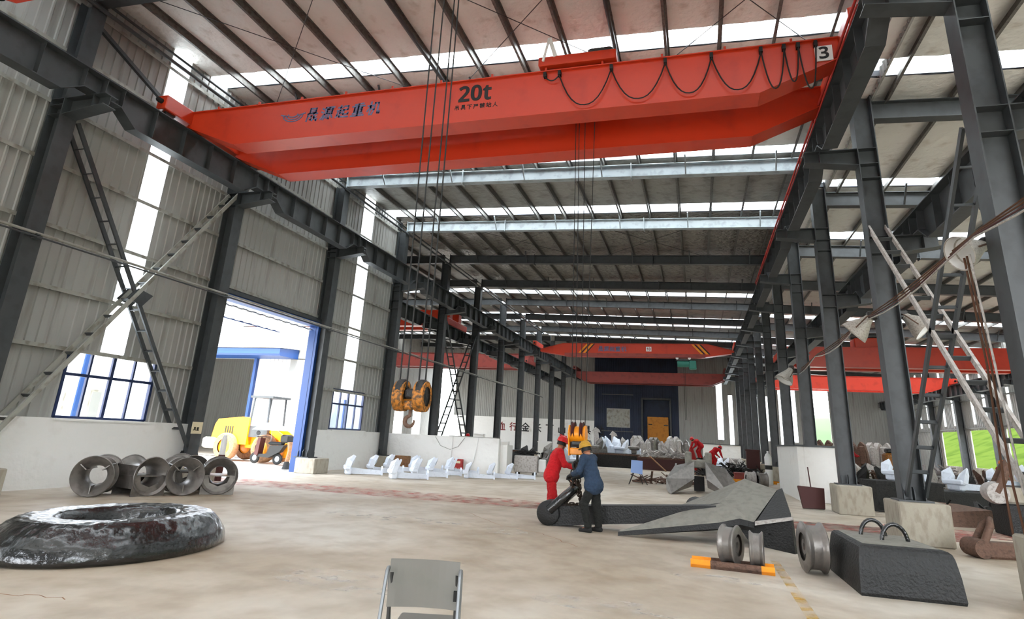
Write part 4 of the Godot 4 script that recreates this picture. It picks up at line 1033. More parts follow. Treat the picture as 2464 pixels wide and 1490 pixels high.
	st = mb(); lathe(st, [Vector2(0.95, -0.16), Vector2(0.72, -0.02), Vector2(0.4, 0.12), Vector2(0, 0.2)], 8, Transform3D.IDENTITY, 1.0, 0.7, false); part(um, "canopy", st, M.umbrella)
	st = mb(); rod(st, Vector3(0, 0.15, 0), Vector3(0.1, -0.9, 0), 0.012, 6); part(um, "pole", st, M.tube_grey)
	var cn := thing("road_bollard", "worn brown post on a black rubber foot by the gate pedestal", "post", Vector3(-16.1, 0, -23.1))
	st = mb(); tube(st, [Vector3(0, 0.25, 0), Vector3(0.05, 0.7, 0), Vector3(0.02, 1.05, 0)], [0.09, 0.07, 0.1], 10); part(cn, "post", st, M.timber)
	st = mb(); lathe(st, [Vector2(0, 0), Vector2(0.18, 0), Vector2(0.15, 0.1), Vector2(0.1, 0.3), Vector2(0, 0.3)], 14); part(cn, "foot", st, M.rubber)
	var fx := thing("guard_post", "white post with dark red base beside the second left column", "post", Vector3(-14.0, 0, -16.75))
	st = mb(); lathe(st, [Vector2(0, 0.75), Vector2(0.09, 0.75), Vector2(0.09, 1.15), Vector2(0.05, 1.32), Vector2(0, 1.34)], 14); part(fx, "top", st, M.white)
	st = mb(); lathe(st, [Vector2(0, 0), Vector2(0.1, 0), Vector2(0.12, 0.5), Vector2(0.1, 0.75), Vector2(0, 0.75)], 14); part(fx, "base", st, M.maroon)
	var sg := thing("switch_sign", "small cream sign on the second left column", "sign", Vector3(XL + 0.02, 1.5, -16.0))
	st = mb(); box(st, Vector3(0, 0, 0), Vector3(0.03, 0.34, 0.4)); part(sg, "plate", st, M.cream)
	st = mb(); glyph(st, "tool", Transform3D(Basis(Vector3(0, 0, -1), Vector3.UP, Vector3(1, 0, 0)), Vector3(0.015, -0.08, 0.15)), 0.1, 1.2); glyph(st, "heavy", Transform3D(Basis(Vector3(0, 0, -1), Vector3.UP, Vector3(1, 0, 0)), Vector3(0.015, -0.08, 0.03)), 0.1, 1.2); part(sg, "lettering", st, M.letter_black)

func wheel(parent: Node, at: Vector3, r: float, w: float, hub: Material, tyre: Material):
	var xf := Transform3D(Basis(Vector3(1, 0, 0), PI / 2), at)
	var st := mb(); lathe(st, [Vector2(r * 0.55, -w / 2), Vector2(r * 0.9, -w / 2), Vector2(r, -w * 0.3), Vector2(r, w * 0.3), Vector2(r * 0.9, w / 2), Vector2(r * 0.55, w / 2)], 28, xf)
	var o := part(parent, "wheel", st, tyre)
	st = mb(); lathe(st, [Vector2(0, -w * 0.4), Vector2(r * 0.3, -w * 0.42), Vector2(r * 0.56, -w * 0.3), Vector2(r * 0.56, w * 0.3), Vector2(r * 0.3, w * 0.42), Vector2(0, w * 0.4)], 20, xf); part(o, "hub", st, hub)

func make_loader():
	var t := thing("wheel_loader", "yellow wheel loader parked in the sunny yard behind the gate", "loader", Vector3(-20.7, 0, -26.6))
	var st := mb(); extrude(st, [Vector2(-1.75, 0.75), Vector2(0.3, 0.75), Vector2(0.3, 1.95), Vector2(-0.1, 2.0), Vector2(-1.45, 1.85), Vector2(-1.6, 1.6)], -0.75, 0.75); part(t, "engine_hood", st, M.yellow)
	st = mb()
	for i in 4: box(st, Vector3(-0.95 + i * 0.13, 1.35, 0.755), Vector3(0.06, 0.4, 0.02))
	part(t, "vent", st, M.black)
	st = mb(); cbox(st, Vector3(-1.75, 0.75, 0), Vector3(0.8, 0.5, 1.7), 0.08); part(t, "counterweight", st, M.girt)
	st = mb(); box(st, Vector3(0.9, 0.85, 0), Vector3(1.8, 0.5, 0.8)); part(t, "front_frame", st, M.yellow)
	st = mb()
	for p in [Vector3(0.25, 1.4, 0.62), Vector3(1.25, 1.4, 0.62), Vector3(0.25, 1.4, -0.62), Vector3(1.25, 1.4, -0.62)]: rod(st, p, p + Vector3(-0.08 if p.x > 1 else 0.08, 1.5, 0), 0.05, 6)
	box(st, Vector3(0.75, 2.95, 0), Vector3(1.25, 0.1, 1.4)); box(st, Vector3(0.75, 1.35, 0), Vector3(1.1, 0.5, 1.3)); part(t, "cab_frame", st, M.steel)
	for z in [0.62, -0.62]:
		st = mb(); box(st, Vector3(0.75, 2.2, z), Vector3(0.9, 1.3, 0.02)); part(t, "cab_window", st, M.glass)
	st = mb(); bar(st, Vector3(1.3, 1.5, 0.4), Vector3(2.7, 0.7, 0.4), 0.12, 0.3); bar(st, Vector3(1.3, 1.5, -0.4), Vector3(2.7, 0.7, -0.4), 0.12, 0.3); part(t, "lift_arm", st, M.yellow)
	st = mb(); extrude(st, [Vector2(2.6, 0.3), Vector2(3.4, 0.2), Vector2(2.9, 0.35), Vector2(2.8, 0.9), Vector2(2.65, 0.9)], -1.0, 1.0); part(t, "bucket", st, M.yellow)
	for x in [-0.75, 1.35]:
		for z in [0.75, -0.75]: wheel(t, Vector3(x, 0.62, z), 0.62, 0.42, M.yellow, M.timber)

func make_scooter():
	var t := thing("scooter", "black electric scooter with top box parked in front of the loader", "scooter", Vector3(-18.75, 0, -25.3))
	for x in [-0.6, 0.6]: wheel(t, Vector3(x, 0.24, 0), 0.24, 0.1, M.tube_grey, M.rubber)
	var st := mb(); extrude(st, [Vector2(-0.35, 0.3), Vector2(0.2, 0.28), Vector2(0.75, 0.55), Vector2(0.95, 0.85), Vector2(0.2, 0.8), Vector2(0.1, 0.45), Vector2(-0.35, 0.42)], -0.14, 0.14); part(t, "body", st, M.black)
	st = mb(); extrude(st, [Vector2(-0.55, 0.4), Vector2(-0.35, 0.35), Vector2(-0.3, 1.1), Vector2(-0.45, 1.1)], -0.18, 0.18); part(t, "leg_shield", st, M.maroon)
	st = mb(); cbox(st, Vector3(0.45, 0.9, 0), Vector3(0.75, 0.14, 0.3), 0.05); part(t, "seat", st, M.rubber)
	st = mb(); cbox(st, Vector3(0.95, 1.12, 0), Vector3(0.45, 0.36, 0.42), 0.06); part(t, "top_box", st, M.black)
	st = mb(); rod(st, Vector3(-0.38, 1.15, -0.34), Vector3(-0.38, 1.15, 0.34), 0.02, 6); rod(st, Vector3(-0.6, 0.24, 0), Vector3(-0.38, 1.15, 0), 0.03, 6); part(t, "handlebar", st, M.tube_dark)
	st = mb(); lathe(st, [Vector2(0.02, 0), Vector2(0.1, 0.02), Vector2(0.1, 0.05), Vector2(0, 0.06)], 12, Transform3D(Basis(Vector3(1, 0, 0), PI / 2), Vector3(-0.36, 1.32, 0.3))); part(t, "mirror", st, M.black)


func V(x: float, y: float, z: float) -> Vector3: return Vector3(x, y, z)

# A slab between two outlines with the same number of corners (upper anticlockwise from above).
func slab(st: SurfaceTool, up: Array, low: Array):
	var n := up.size()
	for i in range(1, n - 1):
		tri(st, up[0], up[i], up[i + 1]); tri(st, low[0], low[i + 1], low[i])
	for i in n:
		var j := (i + 1) % n
		quad(st, low[i], low[j], up[j], up[i])

func make_foreground():
	# oval hawse ring, wet black
	var t := thing("mooring_ring", "huge glossy black cast ring lying flat on the floor at the left", "cast ring", V(-7.74, 0, -7.46)); t.scale = V(0.96, 1, 0.96)
	var prof := [Vector2(0.72, 0.0), Vector2(1.62, 0.0), Vector2(1.68, 0.03), Vector2(1.675, 0.1), Vector2(1.63, 0.2), Vector2(1.54, 0.3), Vector2(1.42, 0.395), Vector2(1.32, 0.435), Vector2(1.22, 0.445), Vector2(0.92, 0.44), Vector2(0.86, 0.425), Vector2(0.81, 0.36), Vector2(0.77, 0.22), Vector2(0.73, 0.08), Vector2(0.72, 0.0)]
	var fine := []
	for i in prof.size() - 1:
		var n: int = max(1, int(prof[i].distance_to(prof[i + 1]) / 0.03)) if i > 0 else 1
		for k in n: fine.append(prof[i].lerp(prof[i + 1], float(k) / n))
	var no := FastNoiseLite.new(); no.seed = 12; no.frequency = 3.2; no.fractal_octaves = 4   # hammered, uneven casting skin
	var rows := []
	var sides := 240
	for q in fine:
		var row := []
		for k in sides:
			var a := TAU * k / sides
			var c := V(q.x * cos(a), q.y, -q.x * sin(a))
			var d: float = no.get_noise_3d(c.x * 1.4, c.y * 2.2, c.z * 1.4) * 0.014
			row.append(V(cos(a) * (q.x + d) * 0.76, max(0.0, q.y + (d if q.y > 0.3 else 0.0)), -sin(a) * (q.x + d)))
		rows.append(row)
	var st := SurfaceTool.new(); st.begin(Mesh.PRIMITIVE_TRIANGLES); st.set_smooth_group(0)
	for i in rows.size():
		var j := (i + 1) % rows.size()
		for k in sides:
			var l := (k + 1) % sides
			for v in [rows[i][k], rows[j][l], rows[i][l], rows[i][k], rows[j][k], rows[j][l]]: st.add_vertex(v)
	st.generate_normals()
	part(t, "casting", st, M.black_cast)
	hawse_pipes()
	folding_chair()
	big_anchor()
	small_things()
	split_anchor()

# Bell-mouthed chain pipes: a tube that flares into an oval flange at both ends, with stiffening plates.
func hawse_pipe(label: String, at: Vector3, turn: float, tilt: float, kind: int):
	var t := thing("chain_pipe", label, "chain pipe", at, turn, "cast chain pipes by the left wall")
	var y := 0.43
	var xf := Transform3D(Basis(Vector3(1, 0, 0), PI / 2), V(0, y, 0)) # axis along z
	var inner := []
	var outer := []
	for i in 11:
		var u := i / 10.0
		var z := lerpf(0.45, -0.45, u)
		var w: float = pow(abs(2 * u - 1), 2.6)
		inner.append(Vector2(0.2 + 0.2 * w, z)); outer.append(Vector2(0.235 + 0.19 * w, z))
	var st := mb()
	var prof := []
	for p in outer: prof.push_front(Vector2(p.x, p.y))
	lathe(st, prof, 36, xf); part(t, "outer_shell", st, M.cast)
	st = mb(); lathe(st, inner, 36, xf); part(t, "bore", st, M.cast)
	for z in [0.45, -0.45]:
		st = mb(); lathe(st, [Vector2(0.395, -0.0), Vector2(0.415, -0.022), Vector2(0.43, 0.0), Vector2(0.415, 0.022), Vector2(0.395, 0.0)], 36, xf.translated_local(V(0, z, 0))); part(t, "lip", st, M.cast)
	if kind == 1:
		for x in [-0.36, 0.36]:
			st = mb(); box(st, V(x, y - 0.02, 0), V(0.02, 0.5, 0.86)); part(t, "side_plate", st, M.cast)
		for z in [0.4, -0.4]:
			st = mb(); extrude(st, [Vector2(-0.38, -0.43), Vector2(0.38, -0.43), Vector2(0.38, 0.0), Vector2(0.25, 0.02), Vector2(0.2, -0.16), Vector2(0, -0.24), Vector2(-0.2, -0.16), Vector2(-0.25, 0.02), Vector2(-0.38, 0.0)], -0.012, 0.012, Transform3D(Basis.IDENTITY, V(0, y, z))); part(t, "foot_plate", st, M.cast)
		st = mb(); box(st, V(0, y, 0), V(0.78, 0.02, 0.84)); part(t, "shelf_plate", st, M.cast)
	elif kind == 2:
		st = mb(); lathe(st, [Vector2(0.23, -0.01), Vector2(0.41, -0.012), Vector2(0.41, 0.012), Vector2(0.23, 0.01)], 36, xf); part(t, "collar", st, M.cast)
		for a in [40.0, 140.0, 270.0]:
			st = mb(); var d := V(cos(deg_to_rad(a)), sin(deg_to_rad(a)), 0)
			bar(st, d * 0.3 + V(0, y, -0.42), d * 0.3 + V(0, y, 0.42), 0.02, 0.2, d); part(t, "rib", st, M.cast)
	return t

func hawse_pipes():
	hawse_pipe("grey cast chain pipe with its round mouth towards the camera, leftmost of the group", V(-13.02, 0, -11.72), 0.6, 0, 2)
	hawse_pipe("grey cast chain pipe standing on foot plates, second of the group from the left", V(-12.55, 0, -12.45), 1.3, 0, 1)
	hawse_pipe("grey cast chain pipe turned half away, in the middle of the group", V(-12.08, 0, -13.15), 1.0, 0, 2)
	hawse_pipe("grey cast chain pipe with a tall bell mouth facing right, rightmost of the group", V(-11.65, 0, -13.95), 0.75, 0, 1)
	hawse_pipe("grey cast chain pipe at the back of the group by the wall", V(-12.85, 0, -14.15), 1.1, 0, 1)

func folding_chair():
	var t := thing("folding_chair", "grey steel folding chair seen from behind at the bottom edge", "chair", V(-1.80, 0, -4.3), 0.27)
	var st := mb()
	# slightly dished backrest
	var n := 10
	for i in n:
		var pa := []
		for q in [i, i + 1]:
			var u := float(q) / n * 2.0 - 1.0
			pa.append([u * 0.236, 0.035 * (1 - u * u)])
		for s in [0.0, 0.012]:
			var a := V(pa[0][0], 0.585, -pa[0][1] - s); var b := V(pa[1][0], 0.585, -pa[1][1] - s)
			var h := V(0, 0.285, -0.02)
			if s == 0.0: quad(st, a, b, b + h, a + h)
			else: quad(st, b, a, a + h, b + h)
		var a0 := V(pa[0][0], 0.87, -pa[0][1] - 0.02); var b0 := V(pa[1][0], 0.87, -pa[1][1] - 0.02)
		quad(st, a0, b0, b0 + V(0, 0, -0.012), a0 + V(0, 0, -0.012))
	part(t, "backrest", st, M.chair)
	for s in [-1.0, 1.0]:
		var pts := []
		for k in 9:
			var a := PI * k / 8.0
			pts.append(V(s * 0.245, 0.79 + 0.03 * sin(a), -0.0 + 0.05 * cos(a)))
		pts.push_front(V(s * 0.26, 0.01, 0.3)); pts.append(V(s * 0.23, 0.01, -0.34))
		st = mb(); tube(st, pts, 0.0125, 8); part(t, "leg", st, M.tube_grey if s > 0 else M.tube_grey)
		st = mb(); tube(st, [V(s * 0.222, 0.79, -0.02), V(s * 0.225, 0.3, -0.06), V(s * 0.23, 0.01, 0.12)], 0.0125, 8); part(t, "leg", st, M.tube_dark)
	st = mb(); cbox(st, V(0, 0.44, -0.24), V(0.4, 0.03, 0.38), 0.012); part(t, "seat", st, M.chair)
	st = mb(); rod(st, V(-0.24, 0.2, 0.24), V(0.24, 0.2, 0.24), 0.01, 6); part(t, "stretcher", st, M.tube_grey)
	st = mb(); box(st, V(0.222, 0.67, 0.0), V(0.03, 0.06, 0.03)); part(t, "rubber_clip", st, M.black)

# A coat of settled dust lying on an upper face.
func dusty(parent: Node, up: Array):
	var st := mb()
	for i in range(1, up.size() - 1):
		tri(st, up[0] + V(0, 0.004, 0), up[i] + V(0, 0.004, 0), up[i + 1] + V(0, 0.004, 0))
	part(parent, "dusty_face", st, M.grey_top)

# The heavy fluke anchor on the floor between the workers.
func big_anchor():
	var t := thing("fluke_anchor", "huge black fluke anchor with dusty grey upper faces lying across the floor", "anchor", V(-2.9, 0, -13.75))
	var o := V(-2.9, 0, -13.75)
	var st := mb()
	var a := [V(-2.95, 0.0, -13.58), V(0.3, 0.33, -13.64), V(0.3, 0.33, -13.95), V(-2.95, 0.0, -13.98)]
	var b := [V(-2.95, 0.38, -13.58), V(0.3, 0.62, -13.64), V(0.3, 0.62, -13.95), V(-2.95, 0.38, -13.98)]
	var sub := func(l: Array) -> Array: return l.map(func(p): return p - o)
	hexa(st, sub.call(a) + sub.call(b)); part(t, "shank", st, M.black_paint)
	st = mb(); lathe(st, [Vector2(0.0, -0.24), Vector2(0.22, -0.24), Vector2(0.24, -0.22), Vector2(0.24, 0.22), Vector2(0.22, 0.24), Vector2(0, 0.24)], 32, Transform3D(Basis(Vector3(1, 0, 0), PI / 2), V(-3.03, 0.24, -13.76) - o)); part(t, "shackle_pin", st, M.black_paint)
	# bow of the shackle leaning over the shank
	st = mb()
	var pts := []
	for z in [-13.52, -14.0]:
		var row := [V(-3.0, 0.3, z), V(-2.75, 0.52, z)]
		if z < -13.8: row.reverse()
		if z > -13.8:
			pts.append_array(row)
			for k in 9:
				var u := PI * k / 8.0
				pts.append(V(-2.75 + 0.27 * sin(u), 0.52 + 0.24 * sin(u), -13.76 + 0.24 * cos(u)))
		else: pts.append_array(row)
	tube(st, sub.call(pts), 0.095, 12); part(t, "shackle_bow", st, M.black_cast)
	# lower fluke, pointing back along the shank
	st = mb()
	var up := [V(-1.53, 0.07, -13.02), V(0.32, 0.38, -13.0), V(0.69, 0.48, -13.0), V(0.94, 0.43, -13.1), V(0.65, 0.6, -13.5), V(0.4, 0.66, -13.8), V(-0.4, 0.45, -13.57)]
	var dn := []
	for p in up: dn.append(V(p.x, max(p.y - 0.1, 0.0), p.z + 0.01))
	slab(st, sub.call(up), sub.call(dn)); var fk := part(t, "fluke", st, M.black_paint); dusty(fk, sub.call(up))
	# crown with its wide upper face
	st = mb()
	up = [V(0.4, 0.66, -13.9), V(0.94, 0.43, -13.1), V(1.53, 0.93, -14.6), V(0.95, 1.08, -15.3)]
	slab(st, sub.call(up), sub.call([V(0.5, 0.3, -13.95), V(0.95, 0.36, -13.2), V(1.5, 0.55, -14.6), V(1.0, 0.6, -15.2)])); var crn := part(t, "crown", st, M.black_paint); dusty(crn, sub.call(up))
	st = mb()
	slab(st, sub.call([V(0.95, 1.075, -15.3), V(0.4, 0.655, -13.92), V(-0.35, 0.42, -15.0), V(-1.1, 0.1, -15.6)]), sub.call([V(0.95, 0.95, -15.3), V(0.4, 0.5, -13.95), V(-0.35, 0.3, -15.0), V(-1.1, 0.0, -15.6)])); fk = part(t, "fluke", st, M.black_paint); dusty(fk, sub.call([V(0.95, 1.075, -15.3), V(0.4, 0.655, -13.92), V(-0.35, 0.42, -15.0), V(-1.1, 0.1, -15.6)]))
	# black side faces
	st = mb()
	hexa(st, sub.call([V(0.97, 0.38, -13.1), V(1.6, 0.5, -13.3), V(1.75, 0.5, -14.5), V(1.45, 0.5, -14.6), V(0.97, 0.43, -13.12), V(1.61, 0.53, -13.32), V(1.62, 0.98, -14.5), V(1.54, 0.94, -14.58)])); part(t, "head_plate", st, M.black_paint)
	st = mb(); slab(st, sub.call([V(0.95, 0.435, -13.06), V(1.62, 0.55, -13.26), V(1.64, 0.555, -13.36), V(0.96, 0.445, -13.16)]), sub.call([V(0.95, 0.38, -13.06), V(1.62, 0.5, -13.26), V(1.64, 0.5, -13.36), V(0.96, 0.39, -13.16)])); part(t, "weld_bead", st, M.cast_pale)
	st = mb()
	hexa(st, sub.call([V(0.9, 0.0, -13.55), V(1.56, 0.0, -12.77), V(1.62, 0.0, -12.9), V(1.2, 0.0, -13.9), V(0.6, 0.42, -13.15), V(1.6, 0.5, -13.28), V(1.66, 0.5, -13.5), V(0.8, 0.42, -13.9)])); part(t, "palm", st, M.black_paint)
	# short round-bottomed dark piece behind the shank
	var h := thing("sheave_half", "small dark half-round block on the floor behind the anchor's shank", "block", V(-0.05, 0, -16.9), 0.2)
	st = mb(); lathe(st, [Vector2(0, -0.25), Vector2(0.26, -0.25), Vector2(0.26, 0.25), Vector2(0, 0.25)], 20, Transform3D(Basis(Vector3(1, 0, 0), PI / 2), V(0, 0.26, 0))); part(h, "block", st, M.black_paint)

func roller(label: String, at: Vector3, r: float, w: float, turn: float, mat: Material):
	var t := thing("grooved_sheave", label, "sheave", at, turn, "grooved steel sheaves")
	var xf := Transform3D(Basis(Vector3(0, 0, 1), PI / 2), V(0, r, 0))
	var st := mb()
	lathe(st, [Vector2(r * 0.55, -w / 2), Vector2(r * 0.94, -w / 2), Vector2(r, -w / 2 + 0.015), Vector2(r, -w * 0.40), Vector2(r * 0.9, -w * 0.3), Vector2(r * 0.83, -w * 0.12), Vector2(r * 0.82, 0), Vector2(r * 0.83, w * 0.12), Vector2(r * 0.9, w * 0.3), Vector2(r, w * 0.40), Vector2(r, w / 2 - 0.015), Vector2(r * 0.94, w / 2), Vector2(r * 0.55, w / 2)], 48, xf); part(t, "rim", st, mat)
	st = mb(); lathe(st, [Vector2(0.05, -w * 0.2), Vector2(r * 0.86, -w * 0.2), Vector2(r * 0.86, w * 0.2), Vector2(0.05, w * 0.2)], 32, xf); part(t, "disc", st, mat)
	st = mb(); lathe(st, [Vector2(0.05, -w * 0.42), Vector2(0.11, -w * 0.42), Vector2(0.11, w * 0.42), Vector2(0.05, w * 0.42), Vector2(0.05, -w * 0.42)], 20, xf); part(t, "hub", st, mat)
	return t

func small_things():
	roller("shiny grey grooved sheave standing on the yellow channel, left of the pair", V(0.42, 0.05, -10.75), 0.275, 0.24, -0.38, M.cast)
	roller("grey grooved sheave standing on the yellow channel, right of the pair", V(0.78, 0.05, -10.68), 0.25, 0.2, -0.1, M.cast)
	roller("dark grey grooved sheave on the floor beside the black weight", V(1.6, 0.0, -11.05), 0.35, 0.3, 0.12, M.cast)
	var t := thing("steel_channel", "yellow steel channel with a bare rusty middle under two sheaves", "channel", V(0.42, 0, -10.62), -0.06)
	var st := mb()
	for q in [[-0.58, -0.3, M.yellow], [-0.3, 0.4, M.rust], [0.4, 0.58, M.yellow]]:
		st = mb()
		var L: float = q[1] - q[0]; var c: float = (q[0] + q[1]) / 2
		box(st, V(c, 0.02, -0.02), V(L, 0.04, 0.3)); box(st, V(c, 0.055, 0.12), V(L, 0.11, 0.02)); box(st, V(c, 0.055, -0.16), V(L, 0.11, 0.02)); part(t, "section", st, q[2])
	# black weight with two lifting eyes
	t = thing("ballast_weight", "big black trapezoid weight with two lifting hoops on the right", "weight", V(2.45, 0, -10.6))
	st = mb()
	var ring := func(y: float, g: float) -> Array:
		var r := []
		for p in [[-0.52, 0.88], [0.64, 0.86], [0.5, -0.75], [-0.35, -0.95], [-0.56, -0.9], [-0.54, 0.0]]: r.append(V(p[0] * g, y, p[1] * g))
		return r
	var levels := [[0.0, 1.0], [0.04, 1.015], [0.3, 0.985], [0.5, 0.94], [0.555, 0.91], [0.58, 0.86], [0.59, 0.78]]
	for i in levels.size() - 1:
		var a: Array = ring.call(levels[i][0], levels[i][1]); var b: Array = ring.call(levels[i + 1][0], levels[i + 1][1])
		for k in 6: quad(st, a[k], a[(k + 1) % 6], b[(k + 1) % 6], b[k])
	var top: Array = ring.call(0.59, 0.78)
	for k in range(1, 5): tri(st, top[0], top[k], top[k + 1])
	part(t, "body", st, M.black_paint)
	st = mb()
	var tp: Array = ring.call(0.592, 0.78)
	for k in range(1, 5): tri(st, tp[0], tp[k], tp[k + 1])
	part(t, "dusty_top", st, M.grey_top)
	for q in [V(-0.03, 0.58, -0.4), V(0.13, 0.58, 0.08)]:
		var pts := []
		for k in 13:
			var u := PI * k / 12.0
			pts.append(q + V(cos(u) * 0.17, -0.02 + sin(u) * 0.24, -cos(u) * 0.03))
		st = mb(); tube(st, pts, 0.028, 10); part(t, "lifting_hoop", st, M.black_cast)
	# dust pan with a long handle
	t = thing("dust_pan", "dark brown steel dust pan with upright handle by the white half wall", "dust pan", V(3.42, 0, -22.9), 0.1)
	st = mb(); extrude(st, [Vector2(-0.32, 0.0), Vector2(0.32, 0.0), Vector2(0.38, 0.62), Vector2(-0.4, 0.66)], -0.06, 0.06, rot(V(-12, 0, 0), V(0, 0.02, 0.1))); part(t, "pan", st, M.maroon)
	st = mb(); bar(st, V(0, 0.55, -0.02), V(-0.03, 1.25, -0.1), 0.05, 0.025); part(t, "handle", st, M.maroon)
	# white half walls beside the right row
	for q in [[V(2.3, 0, -68.6), V(3.6, 2.0, 0.3), "white half wall far down the right row"]]:
		t = thing("half_wall", q[2], "wall", q[0])
		st = mb(); cbox(st, V(0, q[1].y / 2, 0), q[1], 0.01); part(t, "block", st, M.plaster)
		st = mb(); box(st, V(0, q[1].y + 0.03, 0), V(q[1].x + 0.14, 0.06, q[1].z + 0.14)); part(t, "coping", st, M.steel_dull)
	t = thing("half_wall", "white half wall behind the third right column", "wall", V(3.62, 0, -29.0))
	st = mb(); cbox(st, V(0, 0.95, 0), V(0.24, 1.9, 6.2), 0.01); cbox(st, V(0.84, 0.95, 2.98), V(1.45, 1.9, 0.24), 0.01); part(t, "block", st, M.plaster)
	st = mb(); box(st, V(0, 1.93, 0), V(0.4, 0.06, 6.3)); box(st, V(0.86, 1.93, 2.98), V(1.55, 0.06, 0.4)); part(t, "coping", st, M.steel_dull)
	# red fire box, cardboard box, welding cart, chair, conduits along the cross plinth
	t = thing("extinguisher_box", "red fire extinguisher box standing against the white plinth", "box", V(-10.75, 0, -28.7))
	st = mb(); cbox(st, V(0, 0.3, 0), V(0.4, 0.6, 0.22), 0.01); part(t, "cabinet", st, M.red)
	st = mb(); box(st, V(0, 0.47, 0.113), V(0.24, 0.1, 0.006)); part(t, "label_plate", st, M.cream)
	st = mb(); glyph(st, "gold", Transform3D(Basis.IDENTITY, V(-0.14, 0.1, 0.11)), 0.12, 1.2); glyph(st, "man", Transform3D(Basis.IDENTITY, V(0.02, 0.1, 0.11)), 0.12, 1.2); part(t, "lettering", st, M.white)
	t = thing("cardboard_box", "brown battered cardboard box in the plinth corner", "box", V(-13.55, 0, -28.5), 0.1)
	st = mb(); cbox(st, V(0, 0.3, 0), V(0.7, 0.6, 0.4), 0.015); part(t, "carton", st, M.timber)
	t = thing("welding_cart", "grey wheeled welding cart heaped with black cables", "welding cart", V(-7.9, 0, -30.3), 0.15)
	st = mb(); cbox(st, V(0, 0.52, 0), V(1.1, 0.75, 0.8), 0.03); part(t, "cabinet", st, M.cast_pale)
	for x in [-0.4, 0.4]:
		for z in [-0.3, 0.3]: wheel(t, V(x, 0.08, z), 0.08, 0.06, M.black, M.rubber)
	st = mb()
	for k in 22:
		var pts := []
		var c := V(rng.randf_range(-0.35, 0.35), 0.95 + rng.randf() * 0.15, rng.randf_range(-0.25, 0.25)); var r := rng.randf_range(0.12, 0.3)
		for i in 10: pts.append(c + V(cos(i * 0.7) * r, sin(i * 1.3) * 0.03, sin(i * 0.7) * r * 0.8))
		tube(st, pts, 0.018, 5)
	var cb := part(t, "cable_heap", st, M.rubber); cb.set_meta("kind", "stuff")
	st = mb(); cbox(st, V(0.75, 0.45, -0.1), V(0.36, 0.6, 0.4), 0.05); part(t, "gas_box", st, M.white)
	t = thing("folding_chair", "small folding chair with pale blue back out on the floor", "chair", V(-2.62, 0, -29.3), 0.3)
	st = mb(); extrude(st, [Vector2(-0.26, 0.48), Vector2(0.24, 0.42), Vector2(0.26, 0.98), Vector2(-0.22, 1.0)], -0.06, 0.06); part(t, "backrest", st, M.umbrella)
	for p in [[-0.28, 0.2], [0.3, 0.2], [-0.2, -0.25], [0.22, -0.25]]:
		st = mb(); rod(st, V(p[0] * 0.55, 0.5, 0), V(p[0] * 1.4, 0, p[1]), 0.018, 6); part(t, "leg", st, M.tube_dark)
	t = thing("wall_conduit", "thin white conduits drooping down the cross plinth", "conduit", V(-11.6, 0, -28.87))
	st = mb(); rod(st, V(0.4, 1.6, 0), V(0.36, 0.2, 0), 0.018, 6); part(t, "straight_run", st, M.white)
	st = mb(); tube(st, [V(1.7, 1.6, 0), V(1.6, 1.0, 0), V(1.5, 0.5, 0.0), V(1.2, 0.12, 0.05), V(0.6, 0.03, 0.1)], 0.018, 6); part(t, "hanging_run", st, M.white)
	st = mb(); tube(st, [V(-0.5, 1.55, 0), V(-0.2, 1.15, 0), V(0.3, 1.0, 0), V(0.7, 1.15, 0), V(1.0, 1.55, 0)], 0.012, 6); part(t, "loop", st, M.girt)
	# floodlights and cables on the right row
	for q in [[V(4.0, 4.7, -10.35), V(-0.85, -0.35, 0.3), 0.27, "large white floodlight on the nearest right column"], [V(3.62, 4.45, -15.5), V(-0.6, -0.6, -0.2), 0.3, "grey floodlight hanging left of the second right column"], [V(4.95, 4.62, -16.05), V(0.5, -0.5, 0.2), 0.3, "pale floodlight hanging right of the second right column"], [V(3.75, 4.75, -29.0), V(-0.5, -0.8, 0.2), 0.36, "white floodlight on the fourth right column"]]:
		t = thing("floodlight", q[3], "floodlight", q[0])
		var xf := face_to(q[1])
		xf.basis = xf.basis * Basis(Vector3(1, 0, 0), PI / 2)
		var r: float = q[2]
		st = mb(); lathe(st, [Vector2(0.3 * r, -1.1 * r), Vector2(0.36 * r, -0.8 * r), Vector2(0.5 * r, -0.5 * r), Vector2(0.85 * r, 0.15 * r), Vector2(r, 0.6 * r), Vector2(0.97 * r, 0.62 * r), Vector2(0.8 * r, 0.15 * r), Vector2(0.3 * r, -0.4 * r), Vector2(0, -0.45 * r)], 28, xf); part(t, "reflector", st, M.lamp_shell)
		st = mb(); lathe(st, [Vector2(0.94 * r, 0.56 * r), Vector2(0.78 * r, 0.12 * r), Vector2(0.28 * r, -0.36 * r), Vector2(0, -0.38 * r)], 28, xf); part(t, "inner_bowl", st, M.white)
		st = mb(); cbox(st, xf * V(0, -1.25 * r, 0), V(0.2, 0.2, 0.2), 0.03); part(t, "ballast", st, M.tube_dark)
		st = mb(); tube(st, [xf * V(-r, 0.2 * r, 0), xf * V(-r, -0.9 * r, 0), xf * V(0, -1.4 * r, 0), xf * V(r, -0.9 * r, 0), xf * V(r, 0.2 * r, 0)], 0.014, 6); part(t, "yoke", st, M.rust)
	t = thing("cable_bundle", "brown and white cables strung along the right columns", "cable", V(3.86, 4.78, 0))
	for k in 4:
		var pts := []
		for i in 25:
			var z := 2.0 - i * 1.15
			var u := fposmod((z - ZA) / BAY, 1.0)
			pts.append(V(-0.03 * k, -0.16 * (1 - pow(2 * u - 1, 2)) * (0.4 + 0.3 * k) - 0.03 * k, z))
		st = mb(); tube(st, pts, 0.014, 5); part(t, "cable", st, [M.cord, M.cord, M.maroon, M.cast_pale][k])
